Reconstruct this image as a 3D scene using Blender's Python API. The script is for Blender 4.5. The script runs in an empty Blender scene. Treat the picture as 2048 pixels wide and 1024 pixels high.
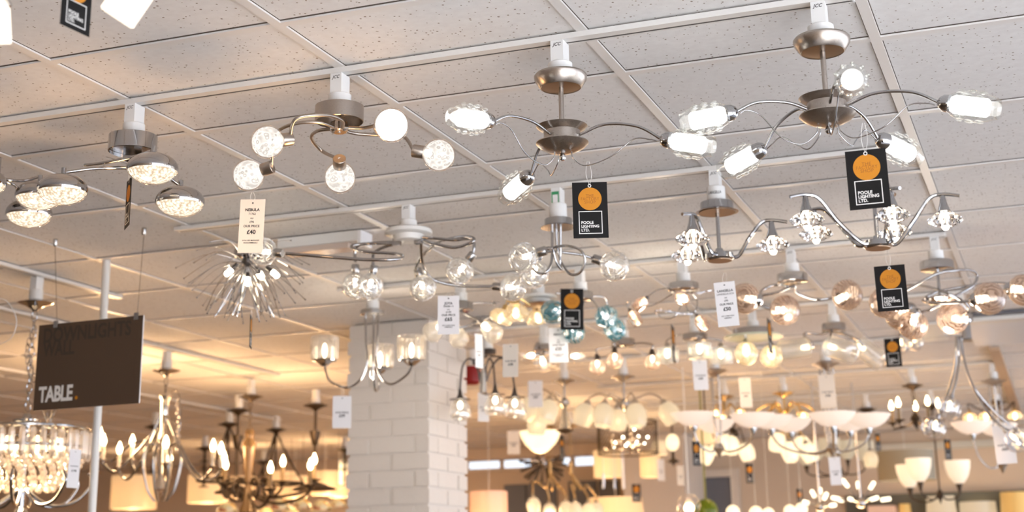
import bpy, math, random
from mathutils import Vector as V, Matrix, Quaternion
random.seed(7)
R = math.radians
PI = math.pi
SC = bpy.context.scene
COL = SC.collection

# ------------------------------------------------------------------ camera (solved from the ceiling grid)
F_PX, CX, CY = 2887.6, 1024.0, 345.0
EYE = V((0, 0, 1.6))
FW = V((-0.33411608, 0.90329345, 0.26912337))
RT = V((0.93607215, 0.35138421, -0.01726455))
UP = V((0.11016066, -0.24615053, 0.96295096))
CEIL = 1.6 + 1.1493


def ray(px, py):
    return FW + RT * ((px - CX) / F_PX) - UP * ((py - CY) / F_PX)


def onY(px, py, Y):
    d = ray(px, py)
    return EYE + d * (Y / d.y)


def onZ(px, py, drop):
    d = ray(px, py)
    return EYE + d * ((CEIL - drop - EYE.z) / d.z)


def depth(p):
    return (p - EYE).dot(FW)


def mpp(p):                         # metres per photo pixel at a point
    return depth(p) / F_PX


def RY(k):                          # centre line of the k-th lighting track
    return 2.856 + 1.189 * k


# ------------------------------------------------------------------ materials
def newmat(name):
    m = bpy.data.materials.new(name)
    m.use_nodes = True
    nt = m.node_tree
    b = nt.nodes['Principled BSDF']
    return m, nt, b


def pbr(name, col, rough=0.5, metal=0.0, spec=0.5, emit=None, estr=0.0, trans=0.0, ior=1.45):
    m, nt, b = newmat(name)
    b.inputs['Base Color'].default_value = (*col, 1)
    b.inputs['Roughness'].default_value = rough
    b.inputs['Metallic'].default_value = metal
    b.inputs['Specular IOR Level'].default_value = spec
    b.inputs['IOR'].default_value = ior
    b.inputs['Transmission Weight'].default_value = trans
    if emit:
        b.inputs['Emission Color'].default_value = (*emit, 1)
        b.inputs['Emission Strength'].default_value = estr
    return m


def emis(name, col, s):
    m = bpy.data.materials.new(name)
    m.use_nodes = True
    nt = m.node_tree
    nt.nodes.clear()
    e = nt.nodes.new('ShaderNodeEmission')
    e.inputs[0].default_value = (*col, 1)
    e.inputs[1].default_value = s
    o = nt.nodes.new('ShaderNodeOutputMaterial')
    nt.links.new(e.outputs[0], o.inputs[0])
    return m


def thin_glass(name, tint=(1, 1, 1), refl=0.9, base=0.05, rough=0.02, body=None, bodyw=0.0, tex=None):
    """thin-walled glass: clear through, reflecting more towards the rim; optional cloudy body"""
    m = bpy.data.materials.new(name)
    m.use_nodes = True
    nt = m.node_tree
    nt.nodes.clear()
    N, L = nt.nodes.new, nt.links.new
    tr = N('ShaderNodeBsdfTransparent'); tr.inputs[0].default_value = (*tint, 1)
    gl = N('ShaderNodeBsdfGlossy'); gl.inputs['Roughness'].default_value = rough
    gl.inputs[0].default_value = (1, 1, 1, 1)
    lw = N('ShaderNodeLayerWeight'); lw.inputs[0].default_value = 0.35
    mr = N('ShaderNodeMapRange')
    mr.inputs[3].default_value = base; mr.inputs[4].default_value = refl
    L(lw.outputs['Facing'], mr.inputs[0])
    pw = N('ShaderNodeMath'); pw.operation = 'POWER'; pw.inputs[1].default_value = 2.0
    L(lw.outputs['Facing'], pw.inputs[0]); L(pw.outputs[0], mr.inputs[0])
    src = tr
    if body:
        df = N('ShaderNodeBsdfTranslucent'); df.inputs[0].default_value = (*body, 1)
        dd = N('ShaderNodeBsdfDiffuse'); dd.inputs[0].default_value = (*body, 1)
        ad = N('ShaderNodeMixShader'); ad.inputs[0].default_value = 0.5
        L(df.outputs[0], ad.inputs[1]); L(dd.outputs[0], ad.inputs[2])
        mx = N('ShaderNodeMixShader'); mx.inputs[0].default_value = bodyw
        L(tr.outputs[0], mx.inputs[1]); L(ad.outputs[0], mx.inputs[2])
        if tex:
            f = tex(nt)
            L(f, mx.inputs[0])
        src = mx
    mix = N('ShaderNodeMixShader')
    L(mr.outputs[0], mix.inputs[0]); L(src.outputs[0], mix.inputs[1]); L(gl.outputs[0], mix.inputs[2])
    o = N('ShaderNodeOutputMaterial'); L(mix.outputs[0], o.inputs[0])
    return m


def tex_ramp(nt, fac, stops):
    r = nt.nodes.new('ShaderNodeValToRGB')
    el = r.color_ramp.elements
    while len(el) < len(stops):
        el.new(0.5)
    for e, (p, c) in zip(el, stops):
        e.position = p
        e.color = (*c, 1) if len(c) == 3 else c
    nt.links.new(fac, r.inputs[0])
    return r.outputs[0]


def objco(nt, scale):
    tc = nt.nodes.new('ShaderNodeTexCoord')
    mp = nt.nodes.new('ShaderNodeMapping')
    mp.inputs['Scale'].default_value = scale if hasattr(scale, '__len__') else (scale,) * 3
    nt.links.new(tc.outputs['Object'], mp.inputs[0])
    return mp.outputs[0]


def bubbles(nt):
    vo = nt.nodes.new('ShaderNodeTexVoronoi'); vo.inputs['Scale'].default_value = 1
    nt.links.new(objco(nt, 95), vo.inputs['Vector'])
    return tex_ramp(nt, vo.outputs['Distance'], [(0.0, (.75,) * 3), (.3, (.25,) * 3), (.55, (.55,) * 3)])


def waves(sc, dist, lo, hi):
    def f(nt):
        w = nt.nodes.new('ShaderNodeTexWave'); w.inputs['Scale'].default_value = sc
        w.inputs['Distortion'].default_value = dist; w.inputs['Detail'].default_value = 2
        w.inputs['Detail Scale'].default_value = 1.5
        nt.links.new(objco(nt, 1), w.inputs['Vector'])
        return tex_ramp(nt, w.outputs['Fac'], [(.2, (lo,) * 3), (.8, (hi,) * 3)])
    return f


CHROME = pbr('polished_chrome', (.50, .50, .51), .07, 1)
SATIN = pbr('satin_chrome', (.52, .52, .52), .26, 1)


def brushed(name, col, ax):
    m, nt, b = newmat(name)
    b.inputs['Metallic'].default_value = 1
    b.inputs['Roughness'].default_value = .3
    no = nt.nodes.new('ShaderNodeTexNoise'); no.inputs['Scale'].default_value = 1
    no.inputs['Detail'].default_value = 2
    nt.links.new(objco(nt, ax), no.inputs['Vector'])
    c = tex_ramp(nt, no.outputs['Fac'], [(.3, tuple(x * .93 for x in col)), (.7, col)])
    nt.links.new(c, b.inputs['Base Color'])
    rr = tex_ramp(nt, no.outputs['Fac'], [(.3, (.27,) * 3), (.7, (.33,) * 3)])
    nt.links.new(rr, b.inputs['Roughness'])
    return m


NICKEL = brushed('brushed_nickel', (.47, .42, .375), (240, 240, 3000))
BRASS = pbr('antique_brass', (.36, .27, .15), .38, .9)
GOLD = pbr('polished_brass', (.78, .56, .25), .18, 1)
BRONZE = pbr('dark_bronze', (.075, .055, .04), .4, .7)
COPPERY = pbr('inside_of_canopy', (.36, .25, .17), .35, 1)
DARKMETAL = pbr('gunmetal', (.12, .11, .11), .3, .9)
WHITEP = pbr('white_plastic', (.78, .78, .77), .4)
WHITEM = pbr('white_enamel', (.82, .81, .78), .35)
RAILW = pbr('white_aluminium_track', (.73, .715, .69), .35)
SLOT = pbr('track_slot', (.09, .085, .08), .6)
INK = pbr('black_ink', (.02, .02, .022), .6)
GREENP = pbr('green_print', (.05, .30, .13), .6)
CARDW = pbr('white_card', (.82, .81, .82), .6)
CARDC = pbr('cream_card', (.80, .72, .62), .6)
CARDB = pbr('black_card', (.012, .011, .011), .6, 0, .2)
ORANGE = pbr('orange_print', (.60, .235, .022), .6, 0, .25)
ORINK = pbr('brown_print', (.30, .10, .01), .6)
PRINTW = pbr('white_print', (.85, .83, .80), .6)
THREAD = pbr('white_thread', (.80, .78, .74), .6)
SIGNB = pbr('dark_brown_board', (.092, .058, .037), .42)
SIGNG = pbr('ghost_lettering', (.060, .043, .031), .45)
CANDLE = pbr('ivory_candle_tube', (.80, .74, .62), .4)
GLASS = thin_glass('clear_glass')
GLASSO = thin_glass('thick_clear_glass', (.95, .96, .95), .6, .09)
CRYSTALP = thin_glass('prism_crystal', (.97, .95, .93), .9, .28, .03, (1, .95, .90), .42)
GLASSR = thin_glass('ribbed_clear_glass', (.93, .94, .93), .8, .14, .06, (.9, .9, .88), .25)
MESHG = thin_glass('woven_clear_glass', (.97, .95, .92), .6, .06, .08, (.9, .86, .78), .3, waves(140, 1, .1, .5))
BUBBLE = thin_glass('bubbled_acrylic', (1, .98, .96), .6, .03, .02)
SMOKY = thin_glass('smoky_swirl_glass', (.66, .56, .50), .75, .10, .10, (.40, .31, .265), .4, waves(30, 6, .05, .85))
SMOKYD = thin_glass('mirrored_bronze_glass', (.62, .45, .34), .95, .35, .06, (.45, .30, .22), .4, waves(60, 4, .2, .8))
TEAL = thin_glass('teal_striped_glass', (.80, .92, .94), .85, .12, .04, (.06, .23, .29), .5, waves(19, 5, .0, .95))
AMBERG = pbr('amber_glass', (.17, .11, .055), .2, .1)
CRYSTAL = pbr('cut_crystal', (.97, .97, .98), .0, 0, .5, trans=1.0, ior=1.5)
WIREM = pbr('aluminium_wire', (.66, .65, .64), .2, 1)
WIRELIT = pbr('bright_aluminium_wire', (.92, .92, .91), .3, .8)
WARM, MIDW, COOL = (1, .70, .38), (1, .83, .60), (1, .97, .93)
B_WARM = emis('warm_lit_bulb', WARM, 25)
B_MID = emis('halogen_lit_bulb', MIDW, 10)
B_COOL = emis('cool_lit_lamp', COOL, 2.6)
B_OVAL = emis('cool_lit_diffuser', COOL, 3.4)
B_FAR = emis('warm_lit_candle_bulb', (1, .68, .34), 14)
B_SOFT = emis('dim_warm_bulb', (1, .76, .44), 4)
NICKELD = pbr('shaded_nickel_underside', (.27, .225, .19), .32, 1)  # nickel darkened to paint the dim underside of the canopy
B_SMALL = emis('small_lit_capsule', MIDW, 20)


def frosted(name, col, e, es, trans=.5):
    m = bpy.data.materials.new(name)
    m.use_nodes = True
    nt = m.node_tree
    nt.nodes.clear()
    N, L = nt.nodes.new, nt.links.new
    a = N('ShaderNodeBsdfTranslucent'); a.inputs[0].default_value = (*col, 1)
    d = N('ShaderNodeBsdfDiffuse'); d.inputs[0].default_value = (*col, 1)
    g = N('ShaderNodeBsdfGlossy'); g.inputs['Roughness'].default_value = .2
    m1 = N('ShaderNodeMixShader'); m1.inputs[0].default_value = trans
    L(d.outputs[0], m1.inputs[1]); L(a.outputs[0], m1.inputs[2])
    m2 = N('ShaderNodeMixShader'); m2.inputs[0].default_value = .05
    L(m1.outputs[0], m2.inputs[1]); L(g.outputs[0], m2.inputs[2])
    em = N('ShaderNodeEmission'); em.inputs[0].default_value = (*e, 1); em.inputs[1].default_value = es
    ad = N('ShaderNodeAddShader')
    L(m2.outputs[0], ad.inputs[0]); L(em.outputs[0], ad.inputs[1])
    o = N('ShaderNodeOutputMaterial'); L(ad.outputs[0], o.inputs[0])
    return m


FROST = frosted('lit_frosted_glass', (.52, .48, .41), (1, .84, .60), .20)
FROSTH = frosted('brightly_lit_frosted_glass', (.80, .75, .65), (1, .82, .54), .55)
ALAB = frosted('glowing_alabaster', (.84, .79, .74), (1, .84, .72), .25, .35)  # faint glow put into the bowl shades, which hold no bulb
OPAL = frosted('opal_glass', (.88, .84, .78), (1, .84, .62), .22, .4)
FABRIC = frosted('lit_cream_fabric', (.66, .56, .43), (1, .70, .38), .22, .5)
FABRICP = frosted('pale_pink_fabric', (.80, .62, .52), (1, .66, .46), .12, .5)
NEARW = frosted('lit_opal_block', (.9, .86, .8), (1, .88, .74), .42, .5)
GREYMESH = pbr('grey_woven_shade', (.36, .33, .26), .7)


def bubble_core(name, lo, hi, mixt):
    m = bpy.data.materials.new(name)
    m.use_nodes = True
    nt = m.node_tree
    nt.nodes.clear()
    N, L = nt.nodes.new, nt.links.new
    vo = N('ShaderNodeTexVoronoi'); vo.inputs['Scale'].default_value = 1; vo.feature = 'SMOOTH_F1'
    L(objco(nt, 90), vo.inputs['Vector'])
    c = tex_ramp(nt, vo.outputs['Distance'], [(.0, (hi, hi * .96, hi * .90)), (.28, (lo * .8, lo * .74, lo * .68)), (.42, (hi * .8, hi * .75, hi * .70)), (.7, (lo, lo * .93, lo * .86))])
    e = N('ShaderNodeEmission'); e.inputs[1].default_value = 1
    L(c, e.inputs[0])
    t = N('ShaderNodeBsdfTransparent')
    mx = N('ShaderNodeMixShader'); mx.inputs[0].default_value = mixt
    L(t.outputs[0], mx.inputs[1]); L(e.outputs[0], mx.inputs[2])
    o = N('ShaderNodeOutputMaterial'); L(mx.outputs[0], o.inputs[0])
    return m


def pebble(name):
    m = bpy.data.materials.new(name)
    m.use_nodes = True
    nt = m.node_tree
    nt.nodes.clear()
    N, L = nt.nodes.new, nt.links.new
    vo = N('ShaderNodeTexVoronoi'); vo.inputs['Scale'].default_value = 1
    L(objco(nt, 150), vo.inputs['Vector'])
    c = tex_ramp(nt, vo.outputs['Distance'], [(.0, (1, .95, .86)), (.35, (.9, .78, .62)), (.75, (.45, .34, .24))])
    e = N('ShaderNodeEmission'); e.inputs[1].default_value = 1.25
    L(c, e.inputs[0])
    o = N('ShaderNodeOutputMaterial'); L(e.outputs[0], o.inputs[0])
    return m


PEBBLE = pebble('lit_crystal_pebbles')


def stained(name, seed):
    m, nt, b = newmat(name)
    vo = nt.nodes.new('ShaderNodeTexVoronoi'); vo.inputs['Scale'].default_value = 1
    nt.links.new(objco(nt, 22 + seed), vo.inputs['Vector'])
    hs = nt.nodes.new('ShaderNodeSeparateColor')
    nt.links.new(vo.outputs['Color'], hs.inputs[0])
    c = tex_ramp(nt, hs.outputs[0], [(0, (.75, .42, .10)), (.3, (.80, .62, .30)), (.5, (.25, .16, .08)), (.7, (.55, .10, .05)), (.85, (.85, .70, .45)), (1, (.10, .14, .12))])
    nt.links.new(c, b.inputs['Base Color'])
    nt.links.new(c, b.inputs['Emission Color'])
    b.inputs['Emission Strength'].default_value = .35
    b.inputs['Roughness'].default_value = .25
    return m


STAIN = stained('stained_glass', 0)


# ------------------------------------------------------------------ mesh builder
class MB:
    def __init__(s):
        s.v, s.f, s.m, s.flat = [], [], [], False

    def add(s, vs, fs, mi=0):
        b = len(s.v)
        s.v += [tuple(x) for x in vs]
        s.f += [tuple(b + i for i in f) for f in fs]
        s.m += [mi] * len(fs)
        return s

    def box(s, lo, hi, M=None, mi=0):
        vs = [V((x, y, z)) for z in (lo[2], hi[2]) for y in (lo[1], hi[1]) for x in (lo[0], hi[0])]
        if M is not None:
            vs = [M @ p for p in vs]
        return s.add(vs, [(0, 2, 3, 1), (4, 5, 7, 6), (0, 1, 5, 4), (2, 6, 7, 3), (0, 4, 6, 2), (1, 3, 7, 5)], mi)

    def lathe(s, prof, M=None, seg=24, mi=0, wob=None):
        vs, fs, rings = [], [], []
        for r, z in prof:
            if r < 1e-6:
                vs.append(V((0, 0, z))); rings.append([len(vs) - 1])
            else:
                ring = []
                for i in range(seg):
                    a = 2 * PI * i / seg
                    q = r * (wob(i, z) if wob else 1)
                    vs.append(V((q * math.cos(a), q * math.sin(a), z))); ring.append(len(vs) - 1)
                rings.append(ring)
        for a, b in zip(rings, rings[1:]):
            for i in range(seg):
                j = (i + 1) % seg
                if len(a) == 1 and len(b) == 1:
                    continue
                if len(a) == 1:
                    fs.append((a[0], b[j], b[i]))
                elif len(b) == 1:
                    fs.append((a[i], a[j], b[0]))
                else:
                    fs.append((a[i], a[j], b[j], b[i]))
        if M is not None:
            vs = [M @ p for p in vs]
        return s.add(vs, fs, mi)

    def tube(s, pts, r, seg=8, closed=False, mi=0):
        pts = [V(p) for p in pts]
        n = len(pts)
        rr = r if hasattr(r, '__len__') else [r] * n
        T = []
        for i in range(n):
            if closed:
                t = pts[(i + 1) % n] - pts[i - 1]
            else:
                t = pts[min(i + 1, n - 1)] - pts[max(i - 1, 0)]
            T.append(t.normalized() if t.length > 1e-9 else V((0, 0, 1)))
        u = T[0].orthogonal().normalized()
        vs, fs = [], []
        for i in range(n):
            u = (u - T[i] * u.dot(T[i]))
            u = u.normalized() if u.length > 1e-6 else T[i].orthogonal().normalized()
            w = T[i].cross(u)
            for k in range(seg):
                a = 2 * PI * k / seg
                vs.append(pts[i] + (u * math.cos(a) + w * math.sin(a)) * rr[i])
        for i in range(n if closed else n - 1):
            j = (i + 1) % n
            for k in range(seg):
                l = (k + 1) % seg
                fs.append((i * seg + k, i * seg + l, j * seg + l, j * seg + k))
        if not closed:
            fs.append(tuple(range(seg - 1, -1, -1)))
            fs.append(tuple((n - 1) * seg + k for k in range(seg)))
        return s.add(vs, fs, mi)

    def ball(s, c, r, seg=12, rings=8, sc=(1, 1, 1), mi=0):
        prof = [(r * math.sin(PI * i / rings), -r * math.cos(PI * i / rings)) for i in range(rings + 1)]
        prof[0] = (0, -r); prof[-1] = (0, r)
        return s.lathe(prof, Matrix.Translation(V(c)) @ Matrix.Diagonal((*sc, 1)), seg, mi)

    def mesh(s, name, smooth=True, angle=38):
        me = bpy.data.meshes.new(name)
        me.from_pydata(s.v, [], s.f)
        if any(s.m):
            me.polygons.foreach_set('material_index', s.m)
        if smooth and not s.flat:
            me.polygons.foreach_set('use_smooth', [True] * len(s.f))
            me.set_sharp_from_angle(angle=R(angle))
        me.update()
        return me


def spline(P, n=8, closed=False):
    P = [V(p) for p in P]
    out = []
    m = len(P)
    for i in range(m if closed else m - 1):
        if closed:
            a, b, c, d = P[i - 1], P[i], P[(i + 1) % m], P[(i + 2) % m]
        else:
            a, b, c, d = P[max(i - 1, 0)], P[i], P[i + 1], P[min(i + 2, m - 1)]
        for k in range(n):
            t = k / n
            out.append(.5 * ((2 * b) + (c - a) * t + (2 * a - 5 * b + 4 * c - d) * t * t + (3 * b - a - 3 * c + d) * t ** 3))
    if not closed:
        out.append(P[-1])
    return out


def aim(o, d, up=None):
    """matrix whose local z runs along d, at o"""
    d = V(d).normalized()
    q = d.to_track_quat('Z', 'Y')
    return Matrix.Translation(V(o)) @ q.to_matrix().to_4x4()


def at(o, s=1.0):
    return Matrix.Translation(V(o)) @ Matrix.Diagonal((s, s, s, 1))


WORLD = {}


def link(name, me, mats, parent=None, M=None, **props):
    if isinstance(me, MB):
        me = me.mesh(name)
    if mats is not None:
        mats = mats if isinstance(mats, (list, tuple)) else [mats]
        if not me.materials:
            for m in mats:
                me.materials.append(m)
        elif [x.name for x in me.materials] != [x.name for x in mats]:
            me = me.copy()
            me.materials.clear()
            for m in mats:
                me.materials.append(m)
    o = bpy.data.objects.new(name, me)
    COL.objects.link(o)
    W = Matrix.Identity(4) if M is None else M
    if parent is not None:
        o.parent = parent
        o.matrix_basis = WORLD[parent.name].inverted() @ W
    else:
        o.matrix_basis = W
    WORLD[o.name] = W
    for k, v in props.items():
        o[k] = v
    return o


def thing(name, label, cat, loc, group=None):
    o = bpy.data.objects.new(name, None)
    o.empty_display_size = .05
    COL.objects.link(o)
    o.location = loc
    WORLD[o.name] = Matrix.Translation(V(loc))
    o['label'] = label; o['category'] = cat; o['kind'] = 'thing'
    if group:
        o['group'] = group
    return o


def tagthing(o, label, cat, group=None):
    o['label'] = label; o['category'] = cat; o['kind'] = 'thing'
    if group:
        o['group'] = group
    return o


_txt = {}


def text_mesh(s, size, bold=0.0, spacing=1.0, shear=0.0):
    key = (s, size, bold, spacing, shear)
    if key in _txt:
        return _txt[key]
    cu = bpy.data.curves.new('lettering', 'FONT')
    cu.body = s; cu.size = size; cu.align_x = 'CENTER'; cu.align_y = 'CENTER'
    cu.offset = bold * size; cu.space_character = spacing; cu.shear = shear
    cu.resolution_u = 3
    o = bpy.data.objects.new('tmp_text', cu)
    COL.objects.link(o)
    dg = bpy.context.evaluated_depsgraph_get()
    me = bpy.data.meshes.new_from_object(o.evaluated_get(dg))
    vs = [v.co.copy() for v in me.vertices]
    fs = [tuple(p.vertices) for p in me.polygons]
    bpy.data.objects.remove(o)
    bpy.data.meshes.remove(me)
    bpy.data.curves.remove(cu)
    _txt[key] = (vs, fs)
    return vs, fs


def add_text(mb, s, size, x, y, z=0.0, bold=0.0, align='C', spacing=1.0, maxw=None, shear=0.0):
    vs, fs = text_mesh(s, size, bold, spacing, shear)
    if not vs:
        return
    x0 = min(v.x for v in vs); x1 = max(v.x for v in vs)
    k = 1.0
    if maxw and x1 - x0 > maxw:
        k = maxw / (x1 - x0)
    dx = x - (x0 * k if align == 'L' else 0)
    mb.add([V((v.x * k + dx, v.y + y, z)) for v in vs], fs)
WORLD_S, EXPO, SUN_S, GLOW = 2.4, 0.62, 17, 0.70
# ------------------------------------------------------------------ setting: ceiling, grid, walls, floor, column
def ceiling_tile_mat():
    m, nt, b = newmat('mineral_fibre_tile')
    N, L = nt.nodes.new, nt.links.new
    co = objco(nt, 1)
    vo = N('ShaderNodeTexVoronoi'); vo.inputs['Scale'].default_value = 84
    vo.inputs['Randomness'].default_value = 1
    L(co, vo.inputs['Vector'])
    no = N('ShaderNodeTexNoise'); no.inputs['Scale'].default_value = 45; no.inputs['Detail'].default_value = 3
    L(co, no.inputs['Vector'])
    # pin holes: voronoi cell centres, kept only in some cells
    sp = N('ShaderNodeSeparateColor'); L(vo.outputs['Color'], sp.inputs[0])
    sz = N('ShaderNodeMapRange'); sz.inputs[1].default_value = .12; sz.inputs[2].default_value = 1.0
    sz.inputs[3].default_value = .03; sz.inputs[4].default_value = .23
    L(sp.outputs[0], sz.inputs[0])
    n2 = N('ShaderNodeTexNoise'); n2.inputs['Scale'].default_value = 260; n2.inputs['Detail'].default_value = 1
    L(co, n2.inputs['Vector'])
    ms = N('ShaderNodeMath'); ms.operation = 'MULTIPLY_ADD'; ms.inputs[1].default_value = .15; ms.inputs[2].default_value = -.075
    L(n2.outputs['Fac'], ms.inputs[0])
    ad = N('ShaderNodeMath'); ad.operation = 'ADD'
    L(vo.outputs['Distance'], ad.inputs[0]); L(ms.outputs[0], ad.inputs[1])
    lt = N('ShaderNodeMath'); lt.operation = 'LESS_THAN'
    L(ad.outputs[0], lt.inputs[0]); L(sz.outputs[0], lt.inputs[1])
    base = tex_ramp(nt, no.outputs['Fac'], [(.3, (.79, .775, .765)), (.7, (.84, .83, .82))])
    mx = N('ShaderNodeMix'); mx.data_type = 'RGBA'
    L(lt.outputs[0], mx.inputs['Factor']); L(base, mx.inputs[6]); mx.inputs[7].default_value = (.30, .245, .20, 1)
    L(mx.outputs[2], b.inputs['Base Color'])
    b.inputs['Roughness'].default_value = .9
    b.inputs['Specular IOR Level'].default_value = .1
    iv = N('ShaderNodeMath'); iv.operation = 'SUBTRACT'; iv.inputs[0].default_value = 1
    L(lt.outputs[0], iv.inputs[1])
    bp = N('ShaderNodeBump'); bp.inputs['Strength'].default_value = .35; bp.inputs['Distance'].default_value = .002
    L(iv.outputs[0], bp.inputs['Height']); L(bp.outputs[0], b.inputs['Normal'])
    return m


XL, XR, YN, YF = -11.0, 5.0, -1.2, 14.0
GX0, GDX, GY0, GDY, BAR = -.2748, .5938, 2.540, .6, .024
TILE = ceiling_tile_mat()
mb = MB(); mb.box((XL, YN, CEIL + .0050), (XR, YF, CEIL + .06))
link('ceiling', mb, TILE, kind='structure')

TBAR = pbr('ceiling_grid_enamel', (.79, .77, .75), .4)
xs, ys = [], []
i = int((GX0 - XL) / GDX) - 1
x = GX0 - i * GDX
while x < XR:
    xs += [x - BAR, x]; x += GDX
y = GY0 - int((GY0 - YN) / GDY) * GDY
while y < YF - BAR:
    ys += [y, y + BAR]; y += GDY
xs = [XL + .01] + [v for v in xs if XL + .02 < v < XR - .02] + [XR - .01]
ys = [YN + .01] + [v for v in ys if YN + .02 < v < YF - .02] + [YF - .01]
isbx = lambda i: i % 2 == 1
nx, ny = len(xs), len(ys)
def lattice(xs, ys, zb, zt):
    """one connected sheet over the grid lines, with side walls up to zt"""
    mb = MB(); vid = {}
    nx, ny = len(xs), len(ys)
    def gv(i, j, k):
        if (i, j, k) not in vid:
            vid[(i, j, k)] = len(mb.v)
            mb.v.append((xs[i], ys[j], zt if k else zb))
        return vid[(i, j, k)]
    solid = lambda i, j: 0 <= i < nx - 1 and 0 <= j < ny - 1 and (i % 2 == 1 or j % 2 == 1)
    for i in range(nx - 1):
        for j in range(ny - 1):
            if not solid(i, j):
                continue
            mb.f.append((gv(i, j, 0), gv(i, j + 1, 0), gv(i + 1, j + 1, 0), gv(i + 1, j, 0))); mb.m.append(0)
            for (di, dj, a, c) in ((-1, 0, (i, j), (i, j + 1)), (1, 0, (i + 1, j + 1), (i + 1, j)), (0, -1, (i + 1, j), (i, j)), (0, 1, (i, j + 1), (i + 1, j + 1))):
                if not solid(i + di, j + dj):
                    mb.f.append((gv(*a, 0), gv(*c, 0), gv(*c, 1), gv(*a, 1))); mb.m.append(0)
    mb.flat = True
    return mb
mb = lattice(xs, ys, CEIL, CEIL + .0049)
link('trim_1', mb, TBAR, kind='structure')
# dark strips that paint the shadow between the tile edges and the grid
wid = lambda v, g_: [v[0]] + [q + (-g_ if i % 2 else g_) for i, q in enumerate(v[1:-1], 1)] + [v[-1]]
link('trim_12', lattice(wid(xs, .0022), wid(ys, .0060), CEIL + .0043, CEIL + .0049), pbr('tile_edge_shadow', (.10, .08, .065), .8), kind='structure')

# floor and walls
m, nt, b = newmat('shop_carpet')
no = nt.nodes.new('ShaderNodeTexNoise'); no.inputs['Scale'].default_value = 90
nt.links.new(objco(nt, 1), no.inputs['Vector'])
nt.links.new(tex_ramp(nt, no.outputs['Fac'], [(.3, (.13, .105, .08)), (.7, (.18, .15, .12))]), b.inputs['Base Color'])
b.inputs['Roughness'].default_value = .9
mb = MB(); mb.box((XL, 1.6, -.05), (2.4, 6.0, 0)); mb.box((XL, -7.0, -.05), (-1.6, 1.6, 0)); link('floor', mb, m, kind='structure')
mb = MB(); mb.box((XL, 6.0005, -.05), (2.4, YF, 0)); link('floor_back', mb, pbr('warm_bounce_floor', (.50, .36, .23), .45), kind='structure')  # unseen floor, warm tone put in to bounce light onto the far ceiling
PALE = pbr('pale_bounce_tiles', (.62, .625, .64), .5)
mb = MB(); mb.box((-1.5995, -7.0, -.05), (XR + 5, 1.5995, 0)); link('floor_entrance', mb, PALE, kind='structure')  # unseen pale strip, added to bounce sunlight up to the ceiling at right
mb = MB(); mb.box((2.4005, 1.6005, -.05), (XR + 5, YF, 0)); link('floor_east', mb, pbr('grey_bounce_tiles', (.30, .31, .33), .5), kind='structure')  # unseen strip, darkened to bounce less light onto the column and right ceiling
WALLP = pbr('warm_painted_wall', (.66, .54, .415), .75)
WALLL = pbr('pale_painted_wall', (.72, .64, .55), .75)
PANEL = pbr('slate_grey_panel', (.15, .158, .185), .55)
PANELG = pbr('grey_green_band', (.115, .12, .105), .6)
YB = 13.0
mb = MB(); mb.box((XL, YB, 0), (XR, YB + .12, CEIL)); link('wall_back', mb, WALLP, kind='structure')
mb = MB(); mb.box((XL, YN, 0), (XL + .12, YB, CEIL)); link('wall_left', mb, WALLP, kind='structure')
mb = MB(); mb.box((XL, YN - .12, 0), (.5, YN, CEIL)); link('wall_daylight_block', mb, WALLP, kind='structure')  # unseen wall, added to keep daylight off the left side
# bulkhead beam along the top of the back wall
mb = MB(); mb.box((-6.0, YB - .3, CEIL - .1), (-3.6, YB, CEIL)); link('trim_2', mb, WALLP, kind='structure')

def px_rect(px0, py0, px1, py1, Y):
    a, c = onY(px0, py0, Y), onY(px1, py1, Y)
    return min(a.x, c.x), max(a.x, c.x), min(a.z, c.z), max(a.z, c.z)

def wallbox(name, px0, py0, px1, py1, Y, thick, mat, **kw):
    x0, x1, z0, z1 = px_rect(px0, py0, px1, py1, Y)
    mb = MB(); mb.box((x0, Y, max(z0, 0)), (x1, Y + thick, z1))
    return link(name, mb, mat, **kw)

# high strip windows above the counter, slate panels below
DAYPANE = emis('daylit_window_pane', (.80, .88, 1.0), 1.0)
wn = 0
for (a, c) in ((938, 1000), (1008, 1062), (1126, 1142), (1150, 1192)):
    wn += 1
    x0, x1, z0, z1 = px_rect(a, 912 - (a - 938) * .03, c, 936 - (a - 938) * .03, YB - .05)
    mb = MB()
    t = .025
    for lo, hi in (((x0 - t, z0 - t), (x1 + t, z0)), ((x0 - t, z1), (x1 + t, z1 + t)), ((x0 - t, z0), (x0, z1)), ((x1, z0), (x1 + t, z1))):
        mb.box((lo[0], YB - .06, lo[1]), (hi[0], YB - .001, hi[1]))
    w = link('window_%d' % wn, mb, WALLL, kind='structure')
    mb = MB(); mb.box((x0, YB - .04, z0), (x1, YB - .03, z1)); link('window_pane', mb, DAYPANE, w)
dn = 0
for (a, t, c) in ((1008, 970, 1053), (1054, 968, 1114), (1136, 963, 1195), (1196, 962, 1241)):
    dn += 1
    x0, x1, z0, z1 = px_rect(a, t, c, 1100, YB - .04)
    mb = MB(); mb.box((x0, YB - .04, 0), (x1, YB - .001, z1)); link('trim_%d' % (dn + 2), mb, PANEL, kind='structure')
x0, x1, z0, z1 = px_rect(1378, 957, 1470, 1100, YB - .04)
mb = MB(); mb.box((x0, YB - .05, 0), (x1, YB - .001, z1)); link('door_1', mb, PANEL, kind='structure')
mb = MB()
for a, c, q in ((x0 - .07, x0 - .002, z1), (x1 + .002, x1 + .07, z1)):
    mb.box((a, YB - .07, 0), (c, YB - .001, q))
mb.box((x0 - .07, YB - .07, z1 + .002), (x1 + .07, YB - .001, z1 + .07))
link('trim_8', mb, WALLL, kind='structure')
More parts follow.
